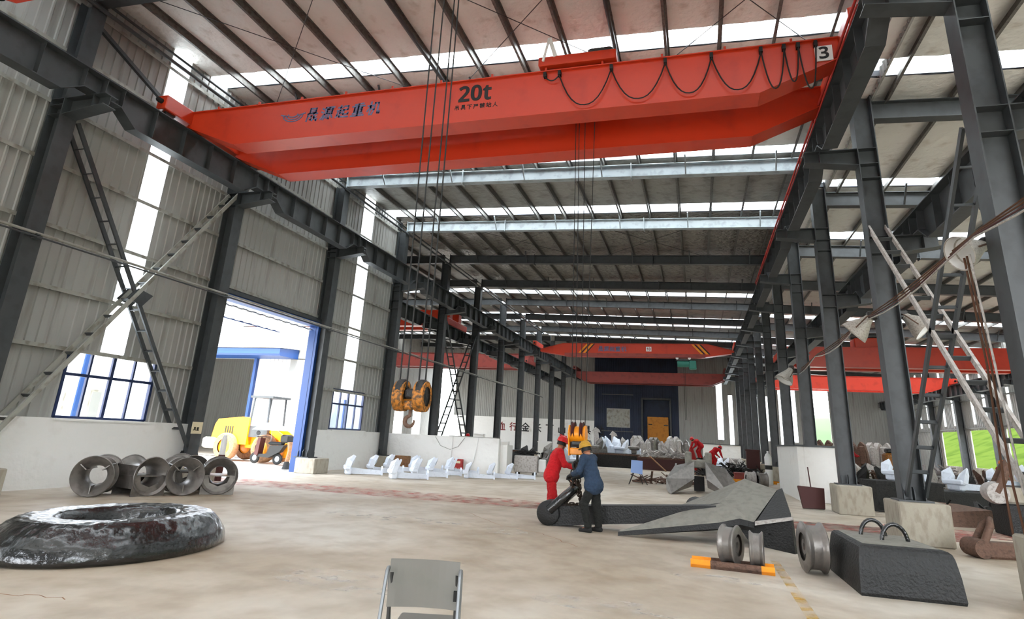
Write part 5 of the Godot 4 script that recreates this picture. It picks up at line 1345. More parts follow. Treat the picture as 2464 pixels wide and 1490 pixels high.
	t = thing("hanging_cord", "rusty cords hanging down beside the nearest right column", "cord", V(3.95, 0, -10.4))
	for k in 3:
		st = mb(); tube(st, [V(0.0, 4.6, 0.1 * k), V(0.03, 3.0, 0.05 + 0.12 * k), V(0.06 * k, 1.4, 0.1 * k), V(0.1 * k, 0.1, 0.2 * k)], 0.016, 6); part(t, "cord", st, M.cord if k < 2 else M.cast_pale)
	# rusty shackle on the floor at the right
	t = thing("chain_shackle", "rusty chain shackle lying beside the second right pedestal", "shackle", V(5.05, 0, -14.6), 0.25)
	st = mb(); tube(st, [V(-0.2, 0.17, 0.12), V(-0.05, 0.3, 0.12), V(0.1, 0.55, 0.1), V(0.18, 0.66, 0.0), V(0.1, 0.55, -0.1), V(-0.05, 0.3, -0.12), V(-0.2, 0.17, -0.12)], 0.065, 10); part(t, "bow", st, M.rust)
	st = mb(); lathe(st, [Vector2(0, -0.22), Vector2(0.16, -0.22), Vector2(0.17, 0), Vector2(0.16, 0.22), Vector2(0, 0.22)], 20, Transform3D(Basis(Vector3(1, 0, 0), PI / 2), V(-0.15, 0.17, 0))); part(t, "eye", st, M.rust)
	st = mb(); cbox(st, V(0.35, 0.14, 0), V(0.75, 0.28, 0.3), 0.04); part(t, "shank", st, M.rust)

# Wide anchor with two wedge flukes pointing at the camera, out in the middle of the floor.
func split_anchor():
	var o := V(0.0, 0, -26.0)
	var t := thing("fluke_anchor", "grey split-fluke anchor with both points towards the camera, mid floor", "anchor", o)
	for s in [-1.0, 1.0]:
		var st := mb()
		var up := [V(s * 1.02, 0.04, 1.15), V(s * 0.22, 0.55, 0.25), V(s * 0.2, 1.15, -0.6), V(s * 0.95, 0.95, -0.7), V(s * 1.25, 0.5, 0.3)]
		var dn := [V(s * 1.02, 0.0, 1.1), V(s * 0.3, 0.25, 0.2), V(s * 0.3, 0.5, -0.6), V(s * 0.95, 0.3, -0.8), V(s * 1.2, 0.1, 0.3)]
		if s < 0:
			up.reverse(); dn.reverse()
		for i in up.size(): up[i].x += 0.05; 
		slab(st, up, dn); part(t, "fluke", st, M.cast)
		st = mb(); cbox(st, V(s * 0.38, 1.0, -1.0), V(0.26, 1.0, 0.4), 0.04); part(t, "head_post", st, M.grey_top)
	var st2 := mb(); cbox(st2, V(0, 1.05, -1.0), V(0.7, 0.3, 0.36), 0.04); part(t, "crown_bar", st2, M.grey_top)
	st2 = mb(); hexa(st2, [V(-0.2, 0.05, -0.9), V(0.2, 0.05, -0.9), V(0.16, 0.2, -3.4), V(-0.16, 0.2, -3.4), V(-0.2, 0.6, -0.9), V(0.2, 0.6, -0.9), V(0.16, 0.5, -3.4), V(-0.16, 0.5, -3.4)]); part(t, "shank", st2, M.black_paint)


# Meshes the smooth union of tapered capsules [a, b, ra, rb] as surface nets into st.
func blobs(st: SurfaceTool, caps: Array, cell: float, k := 70.0, fold := 0.0):
	var lo := Vector3.ONE * 1e9; var hi := -lo
	for c in caps:
		var r: float = max(c[2], c[3]) + 3.0 * cell + fold
		for p in [c[0], c[1]]:
			lo = lo.min(p - Vector3.ONE * r); hi = hi.max(p + Vector3.ONE * r)
	var nx := int((hi.x - lo.x) / cell) + 2; var ny := int((hi.y - lo.y) / cell) + 2; var nz := int((hi.z - lo.z) / cell) + 2
	var acc := PackedFloat32Array(); acc.resize(nx * ny * nz)
	var no := FastNoiseLite.new(); no.seed = 3; no.frequency = 9.0; no.fractal_octaves = 2
	for c in caps:
		var a: Vector3 = c[0]; var b: Vector3 = c[1]; var ra: float = c[2]; var rb: float = c[3]
		var r: float = max(ra, rb) + 2.6 * cell + fold
		var i0 := ((a.min(b) - Vector3.ONE * r - lo) / cell).floor(); var i1 := ((a.max(b) + Vector3.ONE * r - lo) / cell).ceil()
		var ab := b - a; var l2: float = max(ab.length_squared(), 1e-9)
		for ix in range(int(i0.x), int(i1.x) + 1):
			for iy in range(int(i0.y), int(i1.y) + 1):
				var at := (ix * ny + iy) * nz
				for iz in range(int(i0.z), int(i1.z) + 1):
					var p := lo + Vector3(ix, iy, iz) * cell
					var t := clampf((p - a).dot(ab) / l2, 0.0, 1.0)
					var d := p.distance_to(a + ab * t) - lerpf(ra, rb, t)
					if d < r: acc[at + iz] += exp(-k * d)
	var wide := exp(k * cell * 1.9)
	var f := PackedFloat32Array(); f.resize(acc.size())
	var near := PackedInt32Array()
	for i in acc.size():
		var v := acc[i]
		if v <= 1e-9: f[i] = 1.0
		else:
			f[i] = -log(v) / k
			if v < wide and v * wide > 1.0: near.append(i)
	if fold > 0.0:
		for i in near:
			var iz := i % nz; var iy := (i / nz) % ny; var ix := i / (nz * ny)
			var p := lo + Vector3(ix, iy, iz) * cell
			f[i] -= fold * no.get_noise_3d(p.x, p.y * 1.6 + p.x, p.z)
	var id := {}
	var vs := PackedVector3Array(); var ns := PackedVector3Array()
	var off := [0, 1, nz, nz + 1, nz * ny, nz * ny + 1, nz * ny + nz, nz * ny + nz + 1]
	var cor := [Vector3(0, 0, 0), Vector3(0, 0, 1), Vector3(0, 1, 0), Vector3(0, 1, 1), Vector3(1, 0, 0), Vector3(1, 0, 1), Vector3(1, 1, 0), Vector3(1, 1, 1)]
	var edges := [[0, 1], [0, 2], [0, 4], [1, 3], [1, 5], [2, 3], [2, 6], [3, 7], [4, 5], [4, 6], [5, 7], [6, 7]]
	var total := acc.size()
	var seen := {}
	var cells := []
	for i in near:
		for o in off:
			var c: int = i - o
			if c >= 0 and c + off[7] < total and not seen.has(c):
				seen[c] = true; cells.append(c)
	for c in cells:
		var neg := 0
		for o in off:
			if f[c + o] < 0.0: neg += 1
		if neg == 0 or neg == 8: continue
		var sum := Vector3.ZERO; var n := 0
		for e in edges:
			var fa := f[c + off[e[0]]]; var fb := f[c + off[e[1]]]
			if (fa < 0.0) != (fb < 0.0):
				sum += cor[e[0]].lerp(cor[e[1]], fa / (fa - fb)); n += 1
		var iz: int = c % nz; var iy: int = (c / nz) % ny; var ix: int = c / (nz * ny)
		id[c] = vs.size()
		vs.append(lo + (Vector3(ix, iy, iz) + sum / n) * cell)
		var g := Vector3.ZERO
		for q in 8:
			var w := f[c + off[q]]
			g += (cor[q] * 2.0 - Vector3.ONE) * clampf(w, -0.1, 0.1)
		ns.append(g.normalized())
	var dirs := [[off[4], off[2], off[1]], [off[2], off[1], off[4]], [off[1], off[4], off[2]]]
	for i in near:
		for d in dirs:
			var j: int = i + d[0]
			if j >= total: continue
			var fa := f[i]; var fb := f[j]
			if (fa < 0.0) == (fb < 0.0): continue
			var q := [i, i - d[1], i - d[1] - d[2], i - d[2]]
			if not (id.has(q[0]) and id.has(q[1]) and id.has(q[2]) and id.has(q[3])): continue
			var o := [0, 1, 2, 0, 2, 3] if fa > 0.0 else [0, 2, 1, 0, 3, 2]
			for m in o:
				var v: int = id[q[m]]
				st.set_normal(ns[v]); st.add_vertex(vs[v])

func hand_caps(w: Vector3, fwd: Vector3, up: Vector3, side: float, grow: float) -> Array:
	# palm from the wrist w along fwd, four curled fingers and a thumb on the inner side
	var s := fwd.cross(up).normalized()
	var caps := [[w, w + fwd * 0.05, 0.026 + grow, 0.03 + grow]]
	for i in 4:
		var b := w + fwd * 0.085 + s * (i - 1.5) * 0.021
		var l: float = [0.042, 0.05, 0.047, 0.036][i]
		var m := b + (fwd * 0.8 - up * 0.6) * l
		caps.append([w + fwd * 0.04 + s * (i - 1.5) * 0.018, b, 0.013 + grow, 0.0105 + grow]); caps.append([b, m, 0.0105 + grow, 0.0095 + grow]); caps.append([m, m + (-up * 0.9 - fwd * 0.45) * l * 0.8, 0.0095 + grow, 0.008 + grow])
	var tb := w + fwd * 0.025 + s * side * 0.032
	caps.append([tb, tb + (fwd * 0.5 + s * side * 0.7 - up * 0.4) * 0.045, 0.014 + grow, 0.011 + grow])
	caps.append([tb + (fwd * 0.5 + s * side * 0.7 - up * 0.4) * 0.045, tb + (fwd * 1.2 + s * side * 0.6 - up * 1.0) * 0.055, 0.011 + grow, 0.009 + grow])
	return caps

# A worker. j: joints in metres facing +z: neck, head, chest, hip, and pairs sh, el, wr, kn, an (left first). look: direction of the face.
func worker(label: String, at: Vector3, turn: float, j: Dictionary, look: Vector3, cloth: Dictionary, cell: float, fine: bool, group := ""):
	var t := thing("person", label, "person", at, turn, group)
	var hip: Vector3 = j.hip; var chest: Vector3 = j.chest; var neck: Vector3 = j.neck; var head: Vector3 = j.head
	var body := [[hip, chest, 0.125, 0.135], [chest, neck, 0.12, 0.06], [neck, head, 0.052, 0.055]]
	var shirt := [[hip + V(-0.06, -0.05, 0), hip + V(0.06, -0.05, 0), 0.168, 0.168], [hip, hip.lerp(chest, 0.5), 0.165, 0.15], [hip.lerp(chest, 0.5), chest, 0.15, 0.158], [chest, neck.lerp(chest, 0.25), 0.15, 0.085]]
	var pants := [[hip + V(-0.05, 0.0, 0), hip + V(0.05, 0.0, 0), 0.13, 0.13]]
	var shoes := []
	for s in 2:
		var sx := -1.0 if s == 0 else 1.0
		var hj := hip + V(sx * 0.085, -0.03, 0)
		body.append_array([[chest + V(sx * 0.05, 0.08, 0), j.sh[s], 0.08, 0.06], [j.sh[s], j.el[s], 0.05, 0.038], [j.el[s], j.wr[s], 0.038, 0.026], [hj, j.kn[s], 0.085, 0.055], [j.kn[s], j.an[s], 0.055, 0.036]])
		shirt.append_array([[chest + V(sx * 0.06, 0.07, 0), j.sh[s], 0.11, 0.085], [j.sh[s], j.el[s], 0.08, 0.06], [j.el[s], j.el[s].lerp(j.wr[s], 0.93), 0.06, 0.045]])
		pants.append_array([[hj + V(0, -0.03, 0), j.kn[s], 0.1, 0.083], [j.kn[s], j.an[s] + V(0, 0.03, 0), 0.085, 0.072]])
		var toe: Vector3 = j.an[s] + V(sx * 0.02, -0.055, 0.16)
		body.append([j.an[s], toe, 0.035, 0.028])
		shoes.append([[j.an[s] + V(0, -0.045, -0.045), j.an[s] + V(0, -0.04, 0.05), 0.045, 0.045], [j.an[s] + V(0, -0.045, 0.04), toe, 0.044, 0.036], [j.an[s] + V(0, -0.04, -0.02), j.an[s] + V(0, 0.04, -0.01), 0.045, 0.047]])
	var st := mb()
	blobs(st, body, cell)
	var l := look.normalized(); var rt := l.cross(V(0, 1, 0)).normalized() * -1.0; var up := rt.cross(l) * -1.0
	if up.y < 0: up = -up
	var c := head + up * 0.03
	var hd := [[c + up * 0.02 - l * 0.015, c + up * 0.035 + l * 0.015, 0.094, 0.09], [c + l * 0.025 - up * 0.03, c + l * 0.045 - up * 0.075, 0.07, 0.045], [c + l * 0.095 - up * 0.0, c + l * 0.112 - up * 0.03, 0.01, 0.015], [c + rt * 0.088, c + rt * 0.09 - up * 0.035, 0.014, 0.01], [c - rt * 0.088, c - rt * 0.09 - up * 0.035, 0.014, 0.01], [c + l * 0.083 + up * 0.015 + rt * 0.03, c + l * 0.083 + up * 0.015 - rt * 0.03, 0.012, 0.012], [c + l * 0.085 - up * 0.062 + rt * 0.018, c + l * 0.085 - up * 0.062 - rt * 0.018, 0.009, 0.009]]
	blobs(st, hd, 0.009 if fine else 0.02, 120.0)
	if fine:
		for s in 2:
			var fw: Vector3 = (j.wr[s] - j.el[s]).normalized(); var hu := (V(0, 1, 0) - fw * fw.y).normalized()
			blobs(st, hand_caps(j.wr[s], fw, hu, 1.0 if s == 0 else -1.0, 0.0), 0.0065, 160.0)
	part(t, "body", st, M.skin)
	st = mb(); blobs(st, shirt, cell, 60.0, 0.012 if fine else 0.0); part(t, "jacket", st, cloth.shirt)
	st = mb(); blobs(st, pants, cell, 60.0, 0.014 if fine else 0.0); part(t, "trousers", st, cloth.trousers)
	for s in shoes:
		st = mb(); blobs(st, s, 0.012 if fine else 0.025, 90.0); part(t, "shoe", st, M.rubber)
	if fine and cloth.has("glove"):
		for s in 2:
			var fw: Vector3 = (j.wr[s] - j.el[s]).normalized(); var hu := (V(0, 1, 0) - fw * fw.y).normalized()
			st = mb(); blobs(st, hand_caps(j.wr[s] - fw * 0.02, fw, hu, 1.0 if s == 0 else -1.0, 0.006) + [[j.wr[s] - fw * 0.07, j.wr[s], 0.05, 0.042]], 0.008, 140.0); part(t, "glove", st, cloth.glove)
	# hair at the nape and a hard hat with brim and strap
	var hx := Transform3D(Basis(rt, up, l), c + up * 0.045)
	st = mb(); lathe(st, [Vector2(0.101, -0.06), Vector2(0.106, -0.03), Vector2(0.104, 0.01), Vector2(0.09, 0.06)], 20, Transform3D(hx.basis, c - l * 0.008 + up * 0.02)); part(t, "hair", st, M.hair)
	if cloth.has("helmet"):
		st = mb(); lathe(st, [Vector2(0.118, 0.0), Vector2(0.122, 0.012), Vector2(0.118, 0.05), Vector2(0.1, 0.095), Vector2(0.06, 0.125), Vector2(0.0, 0.135)], 24, Transform3D(hx.basis, hx.origin + l * 0.004), 0.94, 1.08)
		lathe(st, [Vector2(0.118, 0.0), Vector2(0.138, -0.008), Vector2(0.14, -0.002), Vector2(0.12, 0.012)], 24, Transform3D(hx.basis, hx.origin + l * 0.016), 0.92, 1.12)
		bar(st, hx * V(0, 0.128, -0.1), hx * V(0, 0.14, 0.06), 0.03, 0.02)
		part(t, "hard_hat", st, cloth.helmet)
		if fine:
			st = mb()
			for s in [-1.0, 1.0]: tube(st, [hx * V(s * 0.105, 0.0, 0.02), hx * V(s * 0.098, -0.08, 0.03), hx * V(s * 0.03, -0.165, 0.05)], 0.006, 5)
			part(t, "chin_strap", st, M.black)
			st = mb()
			for s in [-1.0, 1.0]: lathe(st, [Vector2(0, -0.008), Vector2(0.009, 0), Vector2(0, 0.008)], 8, Transform3D(hx.basis, c + l * 0.088 + rt * s * 0.034 + up * 0.0)) 
			part(t, "eyes", st, M.black)
	return t

func stance(lean := 0.0, reach := 0.45, low := 1.05) -> Dictionary:
	return {"hip": V(0, 0.95, 0), "chest": V(0, 1.3, lean), "neck": V(0, 1.5, lean * 1.45), "head": V(0, 1.585, lean * 1.6 + 0.02),
		"sh": [V(-0.19, 1.43, lean * 1.3), V(0.19, 1.43, lean * 1.3)], "el": [V(-0.25, 1.17, lean + reach * 0.35), V(0.25, 1.17, lean + reach * 0.35)], "wr": [V(-0.1, low, lean + reach), V(0.1, low + 0.03, lean + reach)],
		"kn": [V(-0.11, 0.5, 0.04), V(0.11, 0.5, 0.02)], "an": [V(-0.12, 0.085, 0.0), V(0.12, 0.085, -0.02)]}

func make_people():
	var j := stance(0.12, 0.42, 1.1)
	worker("person in red shirt, red trousers and red hard hat, gloved hands on the chain", V(-3.2, 0, -14.55), PI / 2 + 0.32, j, V(0.15, -0.28, 0.9), {"shirt": M.shirt_red, "trousers": M.trouser_red, "helmet": M.helmet_red, "glove": M.glove}, 0.016, true)
	j = stance(0.10, 0.36, 0.98)
	j.head = V(0, 1.5, 0.16); j.neck = V(0, 1.43, 0.13); j.chest = V(0, 1.24, 0.1); j.sh = [V(-0.18, 1.36, 0.11), V(0.18, 1.36, 0.11)]; j.hip = V(0, 0.9, -0.02)
	j.el = [V(-0.27, 1.1, 0.16), V(0.26, 1.12, 0.18)]
	j.kn = [V(-0.1, 0.5, -0.02), V(0.12, 0.5, 0.14)]; j.an = [V(-0.13, 0.085, -0.06), V(0.15, 0.085, 0.02)]
	worker("person in blue jacket, dark trousers and yellow hard hat beside the anchor's shank", V(-2.05, 0, -13.22), -PI / 2 - 0.35, j, V(-0.1, -0.3, 0.9), {"shirt": M.shirt_blue, "trousers": M.trouser_dark, "helmet": M.helmet_yellow, "glove": M.black}, 0.016, true)
	# workers further off
	var red := {"shirt": M.shirt_red, "trousers": M.trouser_red, "helmet": M.helmet_red}
	var bend := {"hip": V(0, 0.85, -0.1), "chest": V(0, 1.05, 0.2), "neck": V(0, 1.12, 0.42), "head": V(0, 1.14, 0.5), "sh": [V(-0.19, 1.08, 0.35), V(0.19, 1.08, 0.35)], "el": [V(-0.24, 0.8, 0.42), V(0.24, 0.8, 0.42)], "wr": [V(-0.12, 0.62, 0.6), V(0.12, 0.62, 0.6)], "kn": [V(-0.12, 0.48, 0.1), V(0.12, 0.48, 0.1)], "an": [V(-0.13, 0.085, -0.02), V(0.13, 0.085, -0.04)]}
	worker("person in red bending over the scrap between the second and third right columns", V(9.6, 0.55, -36.0), 1.2, bend, V(0, -0.6, 0.8), red, 0.03, false)
	worker("person in red hood standing among anchors right of the third right column", V(8.0, 0.55, -40.0), 1.0, stance(0.1), V(0, -0.2, 1), red, 0.03, false)
	worker("person in dark and red jacket with orange hard hat, standing in the right bay", V(12.6, 0.0, -33.0), PI + 0.2, stance(0.02, 0.2, 0.95), V(0, 0, 1), {"shirt": M.trouser_red, "trousers": M.timber, "helmet": M.helmet_orange}, 0.03, false)
	worker("person in pink-red top sitting on the grey castings mid hall", V(0.1, 0.95, -44.0), -1.0, bend, V(0, -0.4, 0.8), red, 0.03, false)
	worker("person in bright red top crouching below the grey castings mid hall", V(0.9, 0.5, -42.6), 2.2, bend, V(0, -0.5, 0.8), red, 0.03, false)
	worker("person in red jacket behind the cross plinth wall", V(-13.2, 0.0, -36.5), 0.3, stance(0.1), V(0, -0.2, 1), red, 0.03, false)
	# chain between hook and anchor
	var t := thing("lifting_chain", "rusty lifting chain hanging from the hook to the anchor's shackle", "chain", V(-2.46, 0, -13.7))
	var link := once("link", func(st):
		var pts := []
		for i in 12:
			var a := TAU * i / 12.0
			pts.append(V(cos(a) * 0.03, sin(a) * 0.03 + (0.028 if sin(a) > 0 else -0.028), 0))
		tube(st, pts, 0.014, 5, true))
	var runs := [[V(-0.03, 1.2, 0.0), V(-0.06, 0.9, 0.02), V(-0.16, 0.62, 0.05), V(-0.22, 0.42, 0.08)], [V(0.03, 1.2, 0.0), V(0.05, 0.85, 0.02), V(0.08, 0.6, 0.03), V(0.06, 0.44, 0.06)], [V(0.0, 1.2, 0.03), V(-0.02, 0.95, 0.05), V(0.02, 0.7, 0.06), V(0.12, 0.45, 0.02)], [V(-0.1, 1.05, 0.02), V(-0.14, 0.85, 0.0), V(-0.05, 0.75, 0.04), V(0.05, 0.9, 0.02)], [V(-0.22, 0.42, 0.08), V(-0.08, 0.44, 0.1), V(0.08, 0.44, 0.08), V(0.2, 0.43, 0.05)]]
	for r in runs:
		var cv := Curve3D.new()
		for p in r: cv.add_point(p, V(0, 0.06, 0), V(0, -0.06, 0))
		var n := int(cv.get_baked_length() / 0.07)
		for i in n:
			var p := cv.sample_baked(i * 0.07); var q := cv.sample_baked(i * 0.07 + 0.03)
			var d := (q - p).normalized() if q.distance_to(p) > 1e-4 else V(0, -1, 0)
			var sx := d.cross(V(0.1, 0.2, 1)).normalized()
			if i % 2 == 1: sx = sx.cross(d)
			part(t, "link", link, M.chain, Transform3D(Basis(sx, d, sx.cross(d)), p))

# A stockless anchor lying on its crown: head at the origin, shank along +x, flukes rising over the shank.
func anchor(label: String, group: String, at: Vector3, turn: float, s: float, mat: Material, roll := 0.0) -> Node3D:
	var t := thing("stockless_anchor", label, "anchor", at, turn, group)
	if roll != 0.0:
		t.rotation.z = roll
	var k := mat.get_instance_id()
	part(t, "crown", once("acr", func(st):
		cbox(st, V(0, 0.17, 0), V(0.3, 0.34, 0.62), 0.05); cbox(st, V(-0.08, 0.3, 0), V(0.26, 0.2, 0.9), 0.05)), mat, Transform3D(Basis.from_scale(Vector3.ONE * s), Vector3.ZERO))
	for q in [-1.0, 1.0]:
		part(t, "fluke", once("afl%.0f" % q, func(st):
			var up := [V(-0.16, 0.3, 0.13 * q), V(-0.16, 0.3, 0.47 * q), V(-0.06, 0.66, 0.52 * q), V(0.2, 0.84, 0.36 * q), V(0.02, 0.6, 0.16 * q)]
			var dn := [V(0.04, 0.24, 0.13 * q), V(0.04, 0.24, 0.47 * q), V(0.12, 0.56, 0.5 * q), V(0.26, 0.8, 0.36 * q), V(0.2, 0.5, 0.18 * q)]
			if q < 0:
				up.reverse(); dn.reverse()
			slab(st, dn, up)), mat, Transform3D(Basis.from_scale(Vector3.ONE * s), Vector3.ZERO))
	part(t, "shank", once("ash", func(st): hexa(st, [V(0.0, 0.03, 0.1), V(1.5, 0.03, 0.075), V(1.5, 0.03, -0.075), V(0.0, 0.03, -0.1), V(0.0, 0.3, 0.1), V(1.5, 0.2, 0.075), V(1.5, 0.2, -0.075), V(0.0, 0.3, -0.1)])), mat, Transform3D(Basis.from_scale(Vector3.ONE * s), Vector3.ZERO))
	part(t, "eye_plate", once("aey", func(st): extrude(st, [Vector2(-0.13, 0.0), Vector2(0.13, 0.0), Vector2(0.1, 0.28), Vector2(0.0, 0.4), Vector2(-0.1, 0.28)], -0.04, 0.04, Transform3D(Basis(Vector3(0, 0, -1), Vector3.UP, Vector3(1, 0, 0)), V(1.52, 0, 0)))), mat, Transform3D(Basis.from_scale(Vector3.ONE * s), Vector3.ZERO))
	return t

# A fluke casting set on end, with two rounded lobes at the top.
func twin_casting(label: String, at: Vector3, turn: float, s: float, mat: Material):
	var t := thing("fluke_casting", label, "casting", at, turn, "castings set on end in mid hall")
	var w := Transform3D(Basis.from_scale(Vector3.ONE * s), Vector3.ZERO)
	part(t, "body", once("twb", func(st):
		extrude(st, [Vector2(-0.38, 0), Vector2(0.38, 0), Vector2(0.5, 0.7), Vector2(0.44, 1.4), Vector2(0.36, 1.75), Vector2(0.2, 1.9), Vector2(0.08, 1.72), Vector2(0, 1.5), Vector2(-0.08, 1.72), Vector2(-0.2, 1.9), Vector2(-0.36, 1.75), Vector2(-0.44, 1.4), Vector2(-0.5, 0.7)], -0.2, 0.12)), mat, w)
	for q in [-1.0, 1.0]:
		part(t, "lobe", once("twl%.0f" % q, func(st): cbox(st, V(q * 0.27, 1.25, 0.16), V(0.26, 0.9, 0.16), 0.05)), mat, w)
	part(t, "hub", once("twh", func(st): lathe(st, [Vector2(0, 0), Vector2(0.2, 0), Vector2(0.16, 0.14), Vector2(0.08, 0.14), Vector2(0.08, 0.05), Vector2(0, 0.05)], 16, Transform3D(Basis(Vector3(1, 0, 0), PI / 2), V(0, 0.6, 0.12)))), mat, w)

func scrap(label: String, at: Vector3, sx: float, sy: float, sz: float, n: int, mat: Material, thin := 0.05):
	var o := mb()
	for i in n:
		var p := V(rng.randf_range(-sx, sx), 0, rng.randf_range(-sz, sz)) * 0.5
		var h: float = max(0.0, 1.0 - pow(abs(p.x) * 2 / sx, 2.0)) * max(0.2, 1.0 - pow(abs(p.z) * 2 / sz, 2.0)) * sy
		p.y = rng.randf() * h + thin
		var d := V(rng.randfn(), rng.randfn() * 0.25, rng.randfn()).normalized() * rng.randf_range(0.15, 0.5)
		if p.y - abs(d.y) < 0.01: p.y = abs(d.y) + 0.03
		bar(o, p - d, p + d, rng.randf_range(0.5, 2.4) * thin, rng.randf_range(0.3, 1.0) * thin)
	var m := MeshInstance3D.new(); m.name = uniq(self, "scrap_heap"); m.mesh = o.commit(); m.material_override = mat; add_child(m); m.position = at
	tag(m, label, "scrap heap"); m.set_meta("kind", "stuff")

func crate(called: String, label: String, cat: String, at: Vector3, size: Vector3, turn: float, mat: Material, lid: Material = null):
	var t := thing(called, label, cat, at, turn)
	var st := mb(); cbox(st, V(0, size.y / 2, 0), size, 0.02); part(t, "body", st, mat)
	st = mb()
	for z in [-1.0, 1.0]: box(st, V(0, size.y - 0.06, z * (size.z / 2 + 0.02)), V(size.x + 0.06, 0.1, 0.05))
	part(t, "rim", st, lid if lid else mat)
	return t

func make_clutter():
	# freshly painted anchors in front of the cross plinth
	var spots := [[-13.2, -23.0, "front left"], [-13.0, -24.5, "second in the left row"], [-13.1, -26.2, "third in the left row"], [-12.2, -26.9, "last in the left row"], [-11.0, -22.5, "nearest to the camera"], [-10.9, -24.2, "second in the middle row"], [-10.9, -25.8, "third in the middle row"], [-10.6, -27.3, "last in the middle row"]]
	for s in spots: anchor("small white anchor on the floor by the plinth, " + s[2], "white anchors by the plinth", V(s[0], 0, s[1]), 0.62 + rng.randf_range(-0.05, 0.05), 0.86, M.anchor_white)
	for s in [[-9.2, -25.6, "left of the flat three"], [-8.5, -26.6, "middle of the flat three"], [-7.9, -27.3, "right of the flat three"]]: anchor("white painted anchor lying apart near the red box, " + s[2], "white anchors by the plinth", V(s[0], 0, s[1]), 0.35, 0.75, M.anchor_white)
	# castings and anchors in mid hall
	for i in 6:
		var q: Array = [[-5.0, -56], [-4.15, -54], [-3.52, -56], [-2.69, -55], [-1.83, -53], [-1.13, -54]][i]
		twin_casting("grey two-lobed fluke casting standing on end, %s from the left" % ORD[i], V(q[0], 0, q[1]), [-0.7, 0.3, 0.9, -0.4, 0.6, -0.2][i], [1.24, 1.1, 1.2, 1.05, 1.26, 1.15][i], M.cast_pale if i % 3 != 2 else M.cast)
	crate("steel_trough", "long dark brown steel trough on the mid hall floor, left of the timber", "trough", V(-5.65, 0, -47.5), V(3.3, 0.95, 1.2), 0.06, M.scrap_dark, M.rust)
	crate("steel_trough", "long dark brown steel trough under the pale scrap heap", "trough", V(-2.3, 0, -47.0), V(3.6, 0.85, 1.1), -0.04, M.maroon, M.rust)
	crate("steel_trough", "black steel trough behind the red-shirted worker", "trough", V(-9.0, 0, -44.0), V(2.6, 0.8, 1.3), 0.1, M.scrap_dark)
	for q in [[-7.1, -49.5, 0.4, 1.4, "white", "left end of the brown trough"], [-6.3, -50.4, 2.6, 1.5, "white", "behind the brown trough"], [-5.6, -49.7, 0.9, 1.3, "white", "over the middle of the brown trough"], [-5.0, -50.6, 2.0, 1.5, "grey", "right end of the brown trough"], [-9.4, -41.5, 0.5, 1.3, "grey", "left of the yellow hook block"], [-8.0, -43.0, 2.7, 1.5, "white", "behind the red hard hat"], [-10.6, -46.0, 0.2, 1.7, "pale", "behind the welding cart"], [-7.2, -46.5, 1.3, 1.4, "grey", "right of the yellow hook block"], [-12.2, -47.0, 0.9, 1.4, "dark", "by the left columns far back"], [1.6, -49.0, 0.5, 1.3, "white", "before the far white half wall"], [2.6, -47.5, 2.4, 1.3, "pale", "beside the far white half wall"], [0.6, -45.5, 2.9, 1.4, "grey", "under the two red-topped workers"]]:
		anchor("%s anchor among the mid hall clutter, %s" % [q[4], q[5]], "anchors in mid hall", V(q[0], 0.9 if (q[0] > -7.5 and q[0] < -4.5) else 0.0, q[1]), q[2], q[3], {"white": M.anchor_white, "grey": M.cast, "pale": M.cast_pale, "dark": M.scrap_dark}[q[4]])
	for q in [[-6.3, -50.0], [-5.2, -50.5]]: crate("support_stand", "dark support stand under the anchors behind the brown trough, %s" % ("left" if q[0] < -6 else "right"), "stand", V(q[0], 0, q[1]), V(1.9, 0.88, 2.2), 0, M.scrap_dark)
	for q in [[-7.6, -52.0, 2.5, "upright grey anchor shank with eye leaning left of the back window"], [-6.6, -55.0, 2.3, "tall pale anchor shank standing below the back window"]]:
		var t := thing("anchor_shank", q[3], "anchor shank", V(q[0], 0, q[1]), 0.3)
		var st := mb(); hexa(st, [V(-0.25, 0, 0.2), V(0.25, 0, 0.2), V(0.25, 0, -0.2), V(-0.25, 0, -0.2), V(-0.4, q[2], 0.12), V(-0.1, q[2], 0.12), V(-0.1, q[2], -0.12), V(-0.4, q[2], -0.12)]); part(t, "bar", st, M.cast_pale)
		st = mb(); extrude(st, [Vector2(-0.55, q[2]), Vector2(0.1, q[2] - 0.1), Vector2(0.0, q[2] + 0.12), Vector2(-0.3, q[2] + 0.32)], -0.1, 0.1); part(t, "eye", st, M.cast_pale)
	scrap("heap of pale slender scrap bars on the brown trough, mid hall", V(-2.1, 0.83, -47.0), 3.6, 0.55, 1.2, 260, M.cast_pale, 0.05)
	scrap("dark heap of scrap and slag under the split-fluke anchor's far side", V(2.0, 0, -43.5), 4.2, 0.8, 3.0, 320, M.scrap_dark, 0.06)
	scrap("brown flat scrap scattered beside the small folding chair", V(-1.4, 0, -31.5), 2.6, 0.16, 2.2, 90, M.rust, 0.05)
	scrap("tangle of black cables and rods by the right columns", V(3.0, 0, -45.5), 2.4, 0.9, 2.0, 240, M.rubber, 0.035)
	scrap("pale offcuts heaped around the castings set on end", V(-3.0, 0, -51.0), 5.0, 0.9, 2.6, 260, M.scrap, 0.07)
	var t := thing("timber_plank", "brown timber plank leaning against the pale scrap", "plank", V(-2.6, 0, -45.6))
	var st := mb(); bar(st, V(-0.6, 0.9, -0.4), V(0.5, 0.02, 0.3), 0.12, 0.05); part(t, "board", st, M.timber)
	t = thing("red_cloth", "dark red tarpaulin hanging over a post in mid hall", "tarpaulin", V(-0.42, 0, -45.0))
